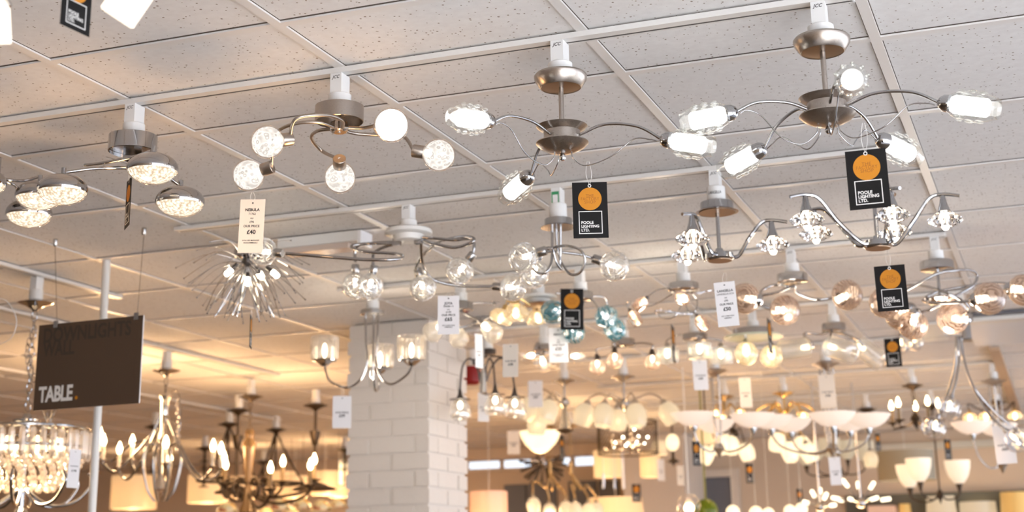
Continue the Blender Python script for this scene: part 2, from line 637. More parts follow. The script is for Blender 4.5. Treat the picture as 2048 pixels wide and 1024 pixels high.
# pale pier in front of the back wall
x0, x1, z0, z1 = px_rect(1243, 850, 1376, 1100, 12.2)
mb = MB(); mb.box((x0, 12.2, 0), (x1, YB - .001, CEIL)); link('wall_pier', mb, WALLL, kind='structure')
# grey band along the wall top behind the display cabinet, to the east
x0, x1, z0, z1 = px_rect(1690, 992, 2300, 1100, YB - .05)
mb = MB(); mb.box((x0, YB - .06, z1 - 1.2), (min(x1, XR - .01), YB - .001, z1)); link('trim_9', mb, PANELG, kind='structure')
x0, x1, z0, z1 = px_rect(1690, 893, 2300, 905, YB - .05)
mb = MB(); mb.box((x0, YB - .09, z1 - .06), (min(x1, XR - .01), YB - .001, z1)); link('trim_10', mb, pbr('pale_cornice', (.62, .60, .52), .6), kind='structure')

# white painted brick column
BRICK = pbr('white_painted_brick', (.78, .735, .685), .6, spec=.35)
m, nt, b = BRICK, BRICK.node_tree, BRICK.node_tree.nodes['Principled BSDF']
no = nt.nodes.new('ShaderNodeTexNoise'); no.inputs['Scale'].default_value = 40; no.inputs['Detail'].default_value = 4
nt.links.new(objco(nt, 1), no.inputs['Vector'])
bp = nt.nodes.new('ShaderNodeBump'); bp.inputs['Strength'].default_value = .35; bp.inputs['Distance'].default_value = .004
nt.links.new(no.outputs['Fac'], bp.inputs['Height']); nt.links.new(bp.outputs[0], b.inputs['Normal'])
cY = 6.05
cx0, cx1 = onY(694, 850, cY).x, onY(858, 850, cY).x
# far corner of the side face, x = cx1
d = ray(934, 850); cYb = cx1 / d.x * d.y
mb = MB()
mb.box((cx0 + .010, cY + .010, 0), (cx1 - .010, cYb - .010, CEIL - .001))
ch, gap = .0765, .013
rows = int((CEIL) / ch)
rb = random.Random(5)
def brick(x0, x1, y0, y1, z0, z1):
    c = .0035
    j = rb.uniform(-.002, .002)
    mb.box((x0, y0 + j, z0), (x1, y1 - j, z1))
for r_ in range(rows + 1):
    z0, z1 = r_ * ch + gap / 2, min((r_ + 1) * ch - gap / 2, CEIL - .002)
    if z1 - z0 < .01:
        continue
    L_ = .215
    # front and back courses run the whole width, ends show as headers on the sides
    off = 0 if r_ % 2 else .1125
    x = cx0 - off
    while x < cx1:
        a, c = max(x + gap / 2, cx0), min(x + L_ + gap / 2, cx1)
        if c - a > .02:
            brick(a, c, cY, cY + .1, z0, z1); brick(a, c, cYb - .1, cYb, z0, z1)
        x += L_ + gap
    off = .1125 if r_ % 2 else 0
    y = cY + .1 - off
    while y < cYb - .1:
        a, c = max(y + gap / 2, cY + .1), min(y + L_ + gap / 2, cYb - .1)
        if c - a > .02:
            mb.box((cx0, a, z0), (cx0 + .1, c, z1)); mb.box((cx1 - .1, a, z0), (cx1, c, z1))
        y += L_ + gap
link('wall_column', mb, BRICK, kind='structure')

# ------------------------------------------------------------------ lighting tracks
def track(label, p0, p1, group='white lighting tracks on the ceiling'):
    """track from p0 to p1 (x,y), 36 mm wide, hugging the ceiling grid"""
    p0, p1 = V((p0[0], p0[1], 0)), V((p1[0], p1[1], 0))
    d = (p1 - p0); n = d.length; d.normalize()
    w = V((-d.y, d.x, 0))
    M = Matrix(((d.x, w.x, 0, p0.x), (d.y, w.y, 0, p0.y), (0, 0, 1, CEIL), (0, 0, 0, 1)))
    t = thing('lighting_track', label, 'track', (p0.x, p0.y, CEIL))
    mb = MB()
    mb.box((0, -.020, -.0135), (n, .004, -.0005), M)
    mb.box((0, .004, -.0065), (n, .0125, -.0005), M)
    mb.box((0, .0125, -.0135), (n, .019, -.0005), M)
    link('track_profile', mb, RAILW, t)
    mb = MB(); mb.box((.002, .0043, -.0131), (n - .002, .0122, -.0066), M)
    link('track_slot', mb, SLOT, t)
    for s_ in (0, 1):
        mb = MB(); mb.box((n * s_ + (-.004 if not s_ else .0003), -.0185, -.0132), (n * s_ + (-.0003 if not s_ else .004), .0185, -.0006), M)
        link('end_cap', mb, WHITEP, t)
    return t

NAMES = ['nearest white ceiling track, carrying the bubble globe and oval glass lights',
         'white ceiling track carrying the wire globe and crystal flower lights',
         'white ceiling track carrying the smoky globe and teal glass lights',
         'white ceiling track carrying the cube, green plate and ribbed cylinder lights',
         'white ceiling track carrying the bowl and tulip shade chandeliers',
         'white ceiling track above the brass chandelier and the chain pendant',
         'white ceiling track behind the chain pendant, second row from the far wall',
         'white ceiling track nearest the far wall']
for k, nm in enumerate(NAMES):
    track(nm, (-2.9 if k == 0 else -2.7, RY(k)), (-.30, RY(k)))
track('white ceiling track overhead, nearer than the bubble globe light', (-2.7, RY(-1)), (-.3, RY(-1)))
track('short white ceiling track above the crystal drum chandelier', (-3.59, 1.6), (-3.59, 4.97))
track('white ceiling track above the glass-armed candle chandelier', (-4.19, 1.6), (-4.19, 7.35))
track('white ceiling track at far side of the candle chandeliers', (-5.39, 1.6), (-5.39, 9.5))
# ------------------------------------------------------------------ lamp heads (local z points away from the arm)
LIB = {}
def lib(key, fn):
    if key not in LIB:
        LIB[key] = fn()
    return LIB[key]
def M_(fn, name, **kw):
    mb = MB(); fn(mb); return mb.mesh(name, **kw)
def lz(prof, seg=24, wob=None, flat=False, name='shade', ang=38):
    mb = MB(); mb.lathe(prof, None, seg, 0, wob); mb.flat = flat
    return mb.mesh(name, angle=ang)

def ellip(r, z0, z1, n=12, a0=0.0, a1=PI):
    c, h = (z0 + z1) / 2, (z1 - z0) / 2
    out = []
    for i in range(n + 1):
        a = a0 + (a1 - a0) * i / n
        out.append((max(r * math.sin(a), 0) if 1e-6 < math.sin(a) else 0, c - h * math.cos(a)))
    return out

def bulb_capsule(z0, z1, r):
    return lz([(0, z0), (r, z0 + .001), (r, z1 - r), (r * .7, z1 - r * .3), (0, z1)], 10)

def oval_nubs():
    mb = MB()
    prof = ellip(.031, .010, .128, 16)
    prof = [(0, .010)] + [(r, z) for r, z in prof if 0 < r and z < .117] + [(.020, .119), (.017, .112)]
    mb.lathe(prof, None, 28)
    for i in range(10):
        a = 2 * PI * i / 10
        for z, s in ((.045, .0062), (.065, .0068), (.085, .0062)):
            rr = .031 * math.sqrt(max(0, 1 - ((z - .069) / .059) ** 2))
            mb.ball((rr * math.cos(a + (z > .05) * .2), rr * math.sin(a + (z > .05) * .2), z), .0042, 6, 4, (1, 1, 1.8))
    return mb.mesh('glass_shade')

def wires(r, n=22, seed=1, tr=.0006):
    rnd = random.Random(seed)
    mb = MB()
    for i in range(n):
        ax = V((rnd.gauss(0, 1), rnd.gauss(0, 1), rnd.gauss(0, 1))).normalized()
        h = rnd.uniform(-.7, .7) * r
        q = ax.to_track_quat('Z', 'Y')
        rr = math.sqrt(r * r - h * h) * .985
        a0 = rnd.uniform(0, 6)
        arc = rnd.uniform(2.2, 5.2)
        pts = [q @ V((rr * math.cos(a0 + arc * k / 16), rr * math.sin(a0 + arc * k / 16), h)) for k in range(17)]
        mb.tube(pts, tr, 4)
    return mb.mesh('wire_lattice')

def pebblebed(r, h):
    return lz([(r * .93 * math.cos(R(a)), -h * .92 * math.sin(R(a))) for a in (2, 12, 24, 36, 48, 60, 72, 82)] + [(0, -h * .92)], 36)

def scallop(n, amp):
    return lambda i, z: 1 + amp * math.cos(2 * PI * i * n / 28) * max(0, (z - .09) / .03)

def LAMP(kind):
    """list of (part name, mesh, material, parent part or None)"""
    if kind == 'oval':
        return lib(kind, lambda: [
            ('socket_cap', lz([(0, 0), (.006, 0), (.012, .004), (.017, .012), (.0185, .024), (.016, .027), (0, .027)], 20), CHROME, None),
            ('glass_shade', oval_nubs(), GLASSO, None),
            ('inner_diffuser', lz([(0, .0285), (.015, .0285), (.0185, .034), (.0185, .096), (.015, .100), (0, .100)], 20), B_OVAL, 'glass_shade')])
    if kind == 'bubble':
        return lib(kind, lambda: [
            ('lamp_holder', lz([(0, 0), (.0145, 0), (.0155, .001), (.0155, .026), (.0145, .0275), (0, .0275)], 24), NICKEL, None),
            ('globe', lz(ellip(.0385, .024, .101, 18), 32), BUBBLE, None),
            ('glowing_core', lz(ellip(.0345, .0275, .097, 16), 28), bubble_core('lit_bubble_core', .50, 1.25, .62), 'globe'),
            ('bulb', lz(ellip(.009, .026, .046, 8), 12), B_COOL, 'globe')])
    if kind == 'bubble_hot':
        return lib(kind, lambda: [LAMP('bubble')[0], LAMP('bubble')[1],
            ('glowing_core', LAMP('bubble')[2][1], bubble_core('bright_bubble_core', 1.0, 2.6, .95), 'globe'), LAMP('bubble')[3]])
    if kind == 'wire':
        return lib(kind, lambda: [
            ('lamp_holder', lz([(0, 0), (.012, 0), (.0135, .002), (.0135, .026), (.012, .028), (0, .028)], 20), SATIN, None),
            ('globe', lz(ellip(.045, .026, .114, 18), 32), GLASS, None),
            ('wire_lattice', M_(lambda m: m.add([V(v) + V((0, 0, .070)) for v in [q.co for q in wires(.043, 34, 3, .0011).vertices]], [tuple(p.vertices) for p in wires(.043, 34, 3, .0011).polygons]), 'wire_lattice'), WIRELIT, 'globe'),
            ('bulb', bulb_capsule(.046, .074, .0075), B_MID, 'globe')])
    if kind == 'flower':
        w = lambda i, z: (1 + .07 * (1 if i % 2 else -1)) if z > .04 else 1
        return lib(kind, lambda: [
            ('lamp_cap', lz([(0, 0), (.006, 0), (.0075, .004), (.0105, .022), (.017, .042), (.018, .046), (0, .046)], 20), CHROME, None),
            ('crystal_shade', lz([(.0135, .047), (.019, .047), (.034, .058), (.0465, .069), (.0445, .074), (.030, .085), (.017, .088), (.0135, .0875), (.0135, .047)], 20, w, True), CRYSTAL, None),
            ('bulb', lz([(0, .0475), (.0085, .048), (.0105, .06), (.0105, .09), (.006, .097), (0, .098)], 12), B_MID, None)])
    if kind == 'disc':
        r, h = .0605, .038
        top = [(0, h), (.012, h)] + [(r * math.cos(a), h * math.sin(a)) for a in [PI / 2 * (1 - i / 10) for i in range(3, 11)]] + [(r * math.cos(a), h * math.sin(a)) for a in (-.10, -.22)] + [(r * .93, -.004), (r * .9, .004), (0, .006)]
        bot = [(r * .995 * math.cos(a), h * math.sin(a)) for a in [-.22 - (PI / 2 - .22) * i / 8 for i in range(8)]] + [(0, -h)]
        return lib(kind, lambda: [
            ('shade', lz(top, 40), CHROME, None),
            ('knob', lz([(0, h - .001), (.006, h - .001), (.006, h + .016), (0, h + .016)], 14), CHROME, None),
            ('glass_bowl', lz(bot, 40), thin_glass('clear_glass_bowl', (1, .98, .95), .7, .04), None),
            ('lit_crystal_bed', pebblebed(r, h), PEBBLE, 'glass_bowl')])
    if kind == 'smoky':
        return lib(kind, lambda: [
            ('lamp_cap', lz([(0, 0), (.010, 0), (.018, .006), (.024, .016), (.024, .020), (0, .020)], 20), CHROME, None),
            ('globe', lz(ellip(.056, .012, .122, 18), 32), SMOKY, None),
            ('bulb', bulb_capsule(.024, .070, .013), B_MID, 'globe')])
    if kind == 'pod':
        return lib(kind, lambda: [
            ('lamp_cap', lz([(0, 0), (.006, 0), (.011, .008), (.011, .014), (0, .014)], 16), DARKMETAL, None),
            ('shade', lz([(.010, .013), (.022, .022), (.030, .045), (.030, .068), (.026, .088)], 24), SMOKYD, None),
            ('bulb', bulb_capsule(.018, .060, .010), B_MID, 'shade')])
    if kind == 'teal':
        w = lambda i, z: 1 + .05 * math.cos(i * PI / 2)
        return lib(kind, lambda: [
            ('lamp_cap', lz([(0, 0), (.010, 0), (.014, .012), (0, .012)], 16), CHROME, None),
            ('shade', lz([(.013, .010), (.036, .025), (.048, .050), (.046, .075), (.034, .098), (.026, .104)], 32, w), TEAL, None),
            ('bulb', bulb_capsule(.020, .062, .012), B_COOL, 'shade')])
    if kind == 'cone':
        return lib(kind, lambda: [
            ('lamp_holder', lz([(0, 0), (.012, 0), (.013, .03), (0, .03)], 16), CHROME, None),
            ('shade', lz([(.014, .028), (.026, .036), (.044, .085), (.048, .105), (.040, .125), (.018, .138), (0, .140)], 28), MESHG, None),
            ('bulb', bulb_capsule(.031, .072, .014), B_MID, 'shade')])
    if kind == 'petal':
        w = lambda i, z: 1 + .10 * math.cos(2 * PI * i * 6 / 24)
        return lib(kind, lambda: [
            ('lamp_cap', lz([(0, 0), (.012, 0), (.014, .02), (0, .02)], 16), GOLD, None),
            ('shade', lz([(.014, .019), (.034, .028), (.046, .050), (.042, .068), (.028, .074)], 24, w), thin_glass('pressed_petal_glass', (1, .94, .84), .7, .1, .05, (1, .88, .66), .5), None),
            ('bulb', lz(ellip(.014, .030, .075, 8), 12), B_SOFT, 'shade')])
    if kind == 'cube':
        return lib(kind, lambda: [
            ('lamp_cap', lz([(0, 0), (.010, 0), (.013, .02), (0, .02)], 16), CHROME, None),
            ('shade', M_(lambda m: (m.box((-.038, -.038, .021), (.038, .038, .031)), m.box((-.038, -.038, .031), (-.030, .038, .092)), m.box((.030, -.038, .031), (.038, .038, .092)), m.box((-.030, -.038, .031), (.030, -.030, .092)), m.box((-.030, .030, .031), (.030, .038, .092))), 'shade'), GLASSR, None),
            ('bulb', bulb_capsule(.0315, .070, .012), B_MID, 'shade')])
    if kind == 'rose':
        w = lambda i, z: 1 + .07 * (1 if i % 2 else -1)
        return lib(kind, lambda: [
            ('lamp_cap', lz([(0, 0), (.008, 0), (.016, .028), (0, .028)], 14), DARKMETAL, None),
            ('shade', lz(ellip(.036, .024, .098, 10), 20, w), thin_glass('pink_crackle_glass', (1, .90, .82), .8, .12, .05, (.95, .78, .66), .35, waves(90, 6, .1, .7)), None),
            ('bulb', lz(ellip(.010, .030, .060, 8), 10), B_MID, 'shade')])
    if kind == 'clear':
        return lib(kind, lambda: [
            ('lamp_cap', lz([(0, 0), (.010, 0), (.014, .020), (0, .020)], 14), CHROME, None),
            ('globe', lz(ellip(.040, .016, .096, 12), 24), GLASS, None),
            ('bulb', lz(ellip(.013, .022, .062, 8), 12), B_MID, 'globe')])
    if kind == 'crackle':
        w = lambda i, z: 1 + .03 * (1 if i % 2 else -1)
        return lib(kind, lambda: [
            ('lamp_cap', lz([(0, 0), (.010, 0), (.014, .018), (0, .018)], 14), CHROME, None),
            ('globe', lz(ellip(.052, .014, .122, 12), 26, w), thin_glass('honeycomb_glass', (1, .98, .9), .8, .1, .04, (1, .95, .8), .4, bubbles), None),
            ('bulb', lz(ellip(.018, .022, .085, 8), 12), B_SOFT, 'globe')])
    if kind == 'ribbed':
        mb = [(.0, .0)]
        prof = [(.012, .012), (.034, .018)]
        z = .02
        while z < .150:
            prof += [(.044, z), (.047, z + .004), (.044, z + .008)]
            z += .0085
        prof += [(.036, .160), (.02, .163)]
        return lib(kind, lambda: [
            ('lamp_cap', lz([(0, 0), (.012, 0), (.016, .014), (0, .014)], 14), CHROME, None),
            ('shade', lz(prof, 26, ang=20), GLASSR, None),
            ('bulb', bulb_capsule(.02, .06, .012), B_SOFT, 'shade')])
    if kind == 'crystalball':
        w = lambda i, z: 1 + .06 * (1 if (i + int(z * 300)) % 2 else -1)
        return lib(kind, lambda: [
            ('lamp_cap', lz([(0, 0), (.010, 0), (.014, .018), (0, .018)], 14), CHROME, None),
            ('shade', lz(ellip(.055, .012, .125, 9), 18, w, True), thin_glass('beaded_crystal', (.90, .91, .94), .7, .22, .03), None),
            ('bulb', lz(ellip(.010, .030, .075, 8), 12), B_SOFT, 'shade')])
    if kind == 'tulip':
        return lib(kind, lambda: [
            ('lamp_cap', lz([(0, 0), (.012, 0), (.022, .018), (.024, .028), (0, .028)], 16), SATIN, None),
            ('shade', lz([(.022, .024), (.042, .036), (.060, .070), (.062, .100), (.054, .135), (.044, .158)], 28, lambda i, z: 1 + .12 * math.cos(2 * PI * i * 5 / 28) * max(0, (z - .11) / .05)), FROST, None),
            ('bulb', lz(ellip(.020, .070, .135, 8), 12), B_SOFT, 'shade')])
    if kind == 'tulipbright':
        return lib(kind, lambda: [LAMP('tulip')[0], ('shade', LAMP('tulip')[1][1], FROSTH, None)])
    if kind == 'bell':
        return lib(kind, lambda: [
            ('lamp_cup', lz([(0, 0), (.008, 0), (.014, .030), (.022, .055), (0, .055)], 16), BRONZE, None),
            ('shade', lz([(.016, .050), (.034, .062), (.060, .100), (.075, .150), (.079, .195), (.076, .195), (.070, .15), (.05, .09), (.0, .06)], 28), OPAL, None)])
    if kind == 'bowl':
        return lib(kind, lambda: [
            ('lamp_cup', lz([(0, -.03), (.010, -.03), (.020, -.004), (.020, 0), (0, 0)], 16), SATIN, None),
            ('shade', lz([(.0, .0), (.03, .0), (.062, .012), (.092, .034), (.115, .062), (.118, .067), (.113, .066), (.088, .038), (.058, .018), (0, .008)], 36), ALAB, None)])
    if kind == 'jar':
        def jar():
            mb = MB()
            n = 18
            for i in range(n):
                a = 2 * PI * i / n
                mb.lathe([(0, 0), (.0075, .002), (.0085, .01), (.0085, .078), (.0065, .088), (0, .09)], Matrix.Translation(V((.047 * math.cos(a), .047 * math.sin(a), .006))), 8)
            return mb.mesh('prism_ring_pattern')
        return lib(kind, lambda: [
            ('lamp_cup', lz([(0, -.02), (.010, -.02), (.030, -.004), (.046, .0), (.048, .004), (0, .004)], 24), CHROME, None),
            ('shade', lz([(.045, .005), (.052, .010), (.054, .05), (.054, .092), (.050, .096), (.044, .092), (.044, .008)], 36, lambda i, z: 1 + .035 * (1 if i % 2 else -1), True), thin_glass('pressed_crystal_glass', (.98, .96, .93), .85, .22, .03, (1, .93, .84), .22), None),
            ('bulb', lz(ellip(.010, .012, .070, 8), 12), B_MID, 'shade')])
    if kind == 'candle':
        return lib(kind, lambda: [
            ('drip_pan', lz([(0, -.012), (.008, -.010), (.022, -.002), (.028, .004), (.024, .003), (0, .001)], 18), CHROME, None),
            ('candle_tube', lz([(0, .0015), (.0105, .0015), (.0105, .085), (0, .085)], 12), thin_glass('clear_candle_sleeve', (.97, .95, .9), .8, .2, .05, (1, .92, .8), .3), None),
            ('bulb', lz([(0, .086), (.009, .087), (.0165, .105), (.0165, .118), (.010, .138), (.003, .155), (0, .157)], 14), B_FAR, None)])
    if kind == 'darkcandle':
        return lib(kind, lambda: [
            ('drip_pan', lz([(0, -.03), (.008, -.028), (.012, -.012), (.042, .0), (.044, .005), (0, .002)], 18), BRONZE, None),
            ('candle_tube', lz([(0, .0025), (.0125, .0025), (.0125, .095), (0, .095)], 12), pbr('aged_candle_tube', (.28, .20, .11), .5), None),
            ('bulb', LAMP('candle')[2][1].copy(), B_FAR, None)])
    raise KeyError(kind)


def lamp(kind, parent, o, d, s=1.0, spin=0.0, mats=None):
    Mx = aim(o, d) @ Matrix.Rotation(spin, 4, 'Z') @ Matrix.Diagonal((s, s, s, 1))
    made = {}
    for (nm, me, mat, par) in LAMP(kind):
        mat2 = (mats or {}).get(nm, mat)
        ob = link(nm, me, mat2, made.get(par, parent) if par else parent, Mx)
        made[nm] = ob
    return made


# shift the dark candle's bulb up a little
for v_ in LAMP('darkcandle')[2][1].vertices:
    v_.co.z += .011

# ------------------------------------------------------------------ fixtures
def adapter_mesh(cd):
    mb = MB()
    mb.box((-.0145, -.021, -.0475), (.0145, .021, 0))
    b_ = -.0700 - cd
    mb.lathe([(0, b_), (.026, b_), (.027, b_ + .002), (.027, -.049), (.025, -.0472), (0, -.0472)], None, 28)
    return mb.mesh('track_adapter')
LOGO = MB(); add_text(LOGO, 'JCC', .0105, 0, 0, bold=.02, shear=.3)
LOGOM = LOGO.mesh('logo_lettering', False)
ADROP = .0142        # adapters hang just under the track

CANOPY = {
    'drum': [(0, 0), (.055, 0), (.0565, .0015), (.0565, -.030), (.0545, -.031), (.0545, -.006), (0, -.006)],
    'bowl': [(0, -.002), (.055, 0), (.0585, -.004), (.0575, -.012), (.0465, -.027), (.0445, -.0285), (.043, -.0275), (0, -.0265)],
    'flare': [(0, 0), (.045, 0), (.046, -.020), (.050, -.0225), (.059, -.026), (.057, -.0262), (0, -.0225)],
    'disc': [(0, 0), (.072, 0), (.075, -.003), (.075, -.013), (.072, -.0155), (.05, -.0175), (.046, -.034), (.042, -.036), (0, -.036)],
    'cup': [(0, 0), (.030, 0), (.048, -.010), (.058, -.012), (.05, -.016), (.03, -.024), (.012, -.036), (.008, -.044), (0, -.044)],
    'cap': [(0, 0), (.048, 0), (.050, -.004), (.050, -.030), (.047, -.032), (0, -.032)],
}


class Fix:
    """a track-mounted light: an Empty on the track carrying its adapter and canopy; parts are added to it"""
    def __init__(s, name, label, cat, px, py, k=None, canopy='cap', cmat=None, cs=1.0, czs=1.0, group=None, Y=None, logo=False, x=None, adapter=True, cdrop=.016):
        s.Y = RY(k) if Y is None else Y
        s.X = onY(px, py, s.Y).x if x is None else x
        s.t = thing(name, label, cat, (s.X, s.Y, CEIL - ADROP), group)
        s.z = CEIL - ADROP
        if adapter:
            a = link('track_adapter', lib(('adp', cdrop), lambda: adapter_mesh(cdrop)), WHITEP, s.t, at((s.X, s.Y, s.z)))
            s.adp = a
            if logo:
                link('logo_lettering', LOGOM, INK, a, at((s.X, s.Y, s.z)) @ Matrix.Translation(V((0, -.0213, -.010))) @ Matrix.Rotation(PI / 2, 4, 'X'))
            s.z -= .0705 + cdrop
        if canopy:
            prof = [(r * cs, z * czs) for r, z in CANOPY[canopy]]
            s.canopy = link('canopy', lib(('can', canopy, cs, czs), lambda: lz(prof, 36)), cmat or CHROME, s.t, at((s.X, s.Y, s.z)))
            s.z += min(z for r, z in prof)
        # s.z is now the underside of the canopy

    def P(s, dx, dy, drop):
        return V((s.X + dx, s.Y + dy, CEIL - drop))

    def pol(s, r, deg, drop):
        return s.P(r * math.cos(R(deg)), r * math.sin(R(deg)), drop)

    def px(s, px, py, dy=0.0):
        return onY(px, py, s.Y + dy)

    def pz(s, px, py, drop):
        return onZ(px, py, drop)

    def tube(s, name, pts, r, mat, n=8, seg=10, parent=None, smooth=True):
        mb = MB(); mb.tube(spline(pts, n) if smooth and len(pts) > 2 else pts, r, seg)
        return link(name, mb, mat, parent or s.t)

    def lathe(s, name, prof, mat, o=None, d=(0, 0, 1), seg=28, parent=None):
        return link(name, lz(prof, seg), mat, parent or s.t, aim(o if o is not None else V((s.X, s.Y, CEIL)), d))

    def rod(s, name, z0, z1, r, mat, dx=0, dy=0):
        mb = MB(); mb.tube([V((s.X + dx, s.Y + dy, z0)), V((s.X + dx, s.Y + dy, z1))], r, 12)
        return link(name, mb, mat, s.t)

    def lamp(s, *a, **k):
        return lamp(a[0], s.t, *a[1:], **k)
# ------------------------------------------------------------------ first row (nearest full track)
ROW1 = 'lights on the nearest track'

def chrome_disc_light(name, label, px, py, discs, arms, extra=None):
    F = Fix(name, label, 'ceiling light', px, py, 0, 'drum', CHROME, 1.04, 1.25, logo=True, cdrop=.010)
    zc = CEIL - F.z
    F.lathe('canopy_plate', [(0, 0), (.0552, 0), (.0552, -.002), (0, -.002)], SATIN, V((F.X, F.Y, F.z + .012)), seg=36)
    mb = MB(); mb.box((F.X - .016, F.Y - .016, F.z - .022), (F.X + .016, F.Y + .016, F.z + .0095)); link('hub_block', mb, CHROME, F.t)
    # small bracket plate under the canopy
    F.lathe('hub_plate', [(0, 0), (.032, 0), (.033, -.003), (0, -.003)], CHROME, F.P(-.03, -.012, zc + .022), (.35, 0, .94))
    for (x, y, dr) in discs:
        F.lamp('disc', F.pz(x, y, dr), (0, 0, 1), .98)
    for pts in arms:
        F.tube('arm', [F.px(a, b, c) for a, b, c in pts], .0040, CHROME)
    return F

F1 = chrome_disc_light('disc_ceiling_light', 'chrome ceiling light with three crystal-filled disc heads beside the bubble globe light', 270, 212,
    [(305, 337, .226), (360, 403, .262), (125, 379, .250)],
    [[(170, 330, -.02), (205, 326, -.05), (262, 315, -.10), (303, 302, -.125)],
     [(258, 336, 0), (225, 336, -.03), (180, 338, -.06), (130, 345, -.095)],
     [(300, 325, .02), (325, 345, .06), (340, 357, .10), (358, 370, .125)]])
F0 = chrome_disc_light('disc_ceiling_light', 'chrome disc-head ceiling light cut off by the picture edge', -40, 258,
    [(-38, 365, .215), (78, 391, .200), (58, 427, .215)],
    [[(-20, 352, -.02), (20, 360, 0), (50, 361, .04), (82, 352, .055)],
     [(-15, 358, .02), (25, 368, .05), (40, 384, .12), (62, 392, .175)]])

# bubble globe light
F2 = Fix('globe_ceiling_light', 'brushed nickel ceiling light with five bubbled glass globes on curling arms', 'ceiling light', 680, 155, 0, 'drum', NICKEL, 1.0, 1.15, logo=True, cdrop=.008)
F2.lathe('crystal_hub', [(0, 0), (.020, 0), (.022, -.004), (.022, -.020), (.018, -.024), (0, -.024)], CRYSTAL, V((F2.X, F2.Y, F2.z - .001)), seg=8)
F2.rod('hub_stem', F2.z - .026, F2.z + .026, .004, NICKEL)
for i, (x, y, dr, hot) in enumerate([(783, 250, .212, 1), (878, 310, .222, 0), (680, 355, .235, 0), (497, 350, .235, 0), (535, 284, .210, 0)]):
    c = F2.pz(x, y, dr)
    v = c - V((F2.X, F2.Y, c.z)); th = math.degrees(math.atan2(v.y, v.x)); r_ = v.length
    d = V((v.x, v.y, -.055)).normalized()
    o = c - d * .0625
    F2.lamp('bubble_hot' if hot else 'bubble', o, d)
    z0 = CEIL - F2.z + .012
    pts = [F2.pol(.022, th + 78, z0 + .002 * i), F2.pol(.060, th + 62, z0 + .002), F2.pol(.105, th + 40, z0 + .004), F2.pol(.148, th + 17, z0 + .018), o + d * .002]
    F2.tube('arm', pts, .0042, NICKEL, 9)


def oval_light(label, px, py, lamps, ztop, zhub):
    F = Fix('oval_glass_ceiling_light', label, 'ceiling light', px, py, 0, 'bowl', NICKEL, 1.0, 1.12, logo=True, cdrop=.003)
    F.rod('stem', CEIL - zhub + .026, F.z + .0004, .0056, NICKEL)
    F.lathe('canopy_base', [(0, 0), (.0435, 0), (.0435, -.0012), (.041, -.0016), (0, -.0016)], NICKELD, V((F.X, F.Y, F.z + .0022)), seg=36)
    zb = CEIL - zhub
    F.lathe('hub_body', [(0, .024), (.050, .026), (.056, .024), (.050, .018), (.040, .012), (.040, -.012), (0, -.012)], NICKEL, V((F.X, F.Y, zb)), seg=40)
    F.lathe('hub_dish', [(0, -.0125), (.057, -.0125), (.0575, -.0145), (.048, -.024), (.03, -.033), (.012, -.037), (0, -.037)], NICKEL, V((F.X, F.Y, zb)), seg=40)
    F.lathe('finial', [(0, -.0372), (.004, -.0375), (.0075, -.044), (.0075, -.048), (.004, -.053), (0, -.054)], CHROME, V((F.X, F.Y, zb)), seg=16)
    for (x, y, dr, dn) in lamps:
        c = F.pz(x, y, dr)
        v = c - V((F.X, F.Y, c.z)); th = math.degrees(math.atan2(v.y, v.x)); r_ = v.length
        d = V((v.x, v.y, -dn * r_)).normalized()
        if x == 1703:
            d = V((.13, -.94, -.30)).normalized()
        o = c - d * .068
        ro = (V((o.x, o.y, 0)) - V((F.X, F.Y, 0))).length
        do = CEIL - o.z
        F.lamp('oval', o, d)
        zc = CEIL - zb
        F.tube('arm', [F.pol(.0405, th, zc), F.pol(ro * .45, th, zc - .016), F.pol(ro * .78, th, (zc - .012 + do) / 2 - .012), F.pol(ro + .002, th, do)], .0034, CHROME, 9)
        F.tube('scroll_wire', [F.pol(.022, th - 8, zc + .0365), F.pol(.026, th - 8, zc + .052), F.pol(.055, th - 6, zc + .072), F.pol(ro * .52, th - 3, zc + .058), F.pol(ro * .74, th - 1, (zc + do) / 2 + .010), F.pol(ro * .90, th, do - .002), F.pol(ro * .975, th, do + .0045)], .0014, CHROME, 8)
    return F

F3 = oval_light('brushed nickel ceiling light with three oval glass heads above a black tag', 1119, 85,
    [(940, 238, .250, .12), (1032, 375, .300, .25), (1381, 287, .283, .28)], .10, .232)
F4 = oval_light('largest brushed nickel ceiling light with five oval glass heads at the track end', 1637, 5,
    [(1703, 160, .272, .25), (1945, 213, .286, .30), (1801, 299, .300, .25), (1481, 322, .305, .25), (1411, 237, .256, .20)], .10, .242)

# ------------------------------------------------------------------ second row
F5 = Fix('wire_globe_ceiling_light', 'chrome ceiling light with sweeping looped tubes and six wire-filled globes', 'ceiling light', 817, 415, 1, 'disc', WHITEM, 1.0, 1.0, logo=True, cdrop=.008)
A = [
 [(794, 488, .0), (743, 487, .0), (703, 492, -.03), (726, 503, -.10), (793, 508, -.15), (805, 514, -.20), (786, 519, -.25), (726, 519, -.28), (660, 514, -.31), (572, 507, -.34)],
 [(790, 484, .0), (750, 486, .03), (716, 492, .05), (710, 505, .06), (711, 524, .06)],
 [(800, 486, .02), (770, 494, .03), (749, 505, .03), (746, 520, .02), (747, 538, .02)],
 [(840, 478, .0), (870, 488, -.01), (909, 495, -.03), (942, 486, -.05), (946, 476, -.04), (919, 474, .0), (876, 486, .06), (846, 511, .12), (833, 533, .15), (838, 546, .17)],
 [(838, 474, .0), (868, 477, .0), (910, 480, -.01), (944, 478, -.01), (948, 492, -.01), (946, 506, -.01)],
 [(842, 484, .03), (846, 530, .12), (862, 556, .19), (886, 566, .22), (926, 572, .25), (984, 573, .28)]]
for pts in A:
    F5.tube('arm', [F5.px(*p) for p in pts], .0052, CHROME, 8)
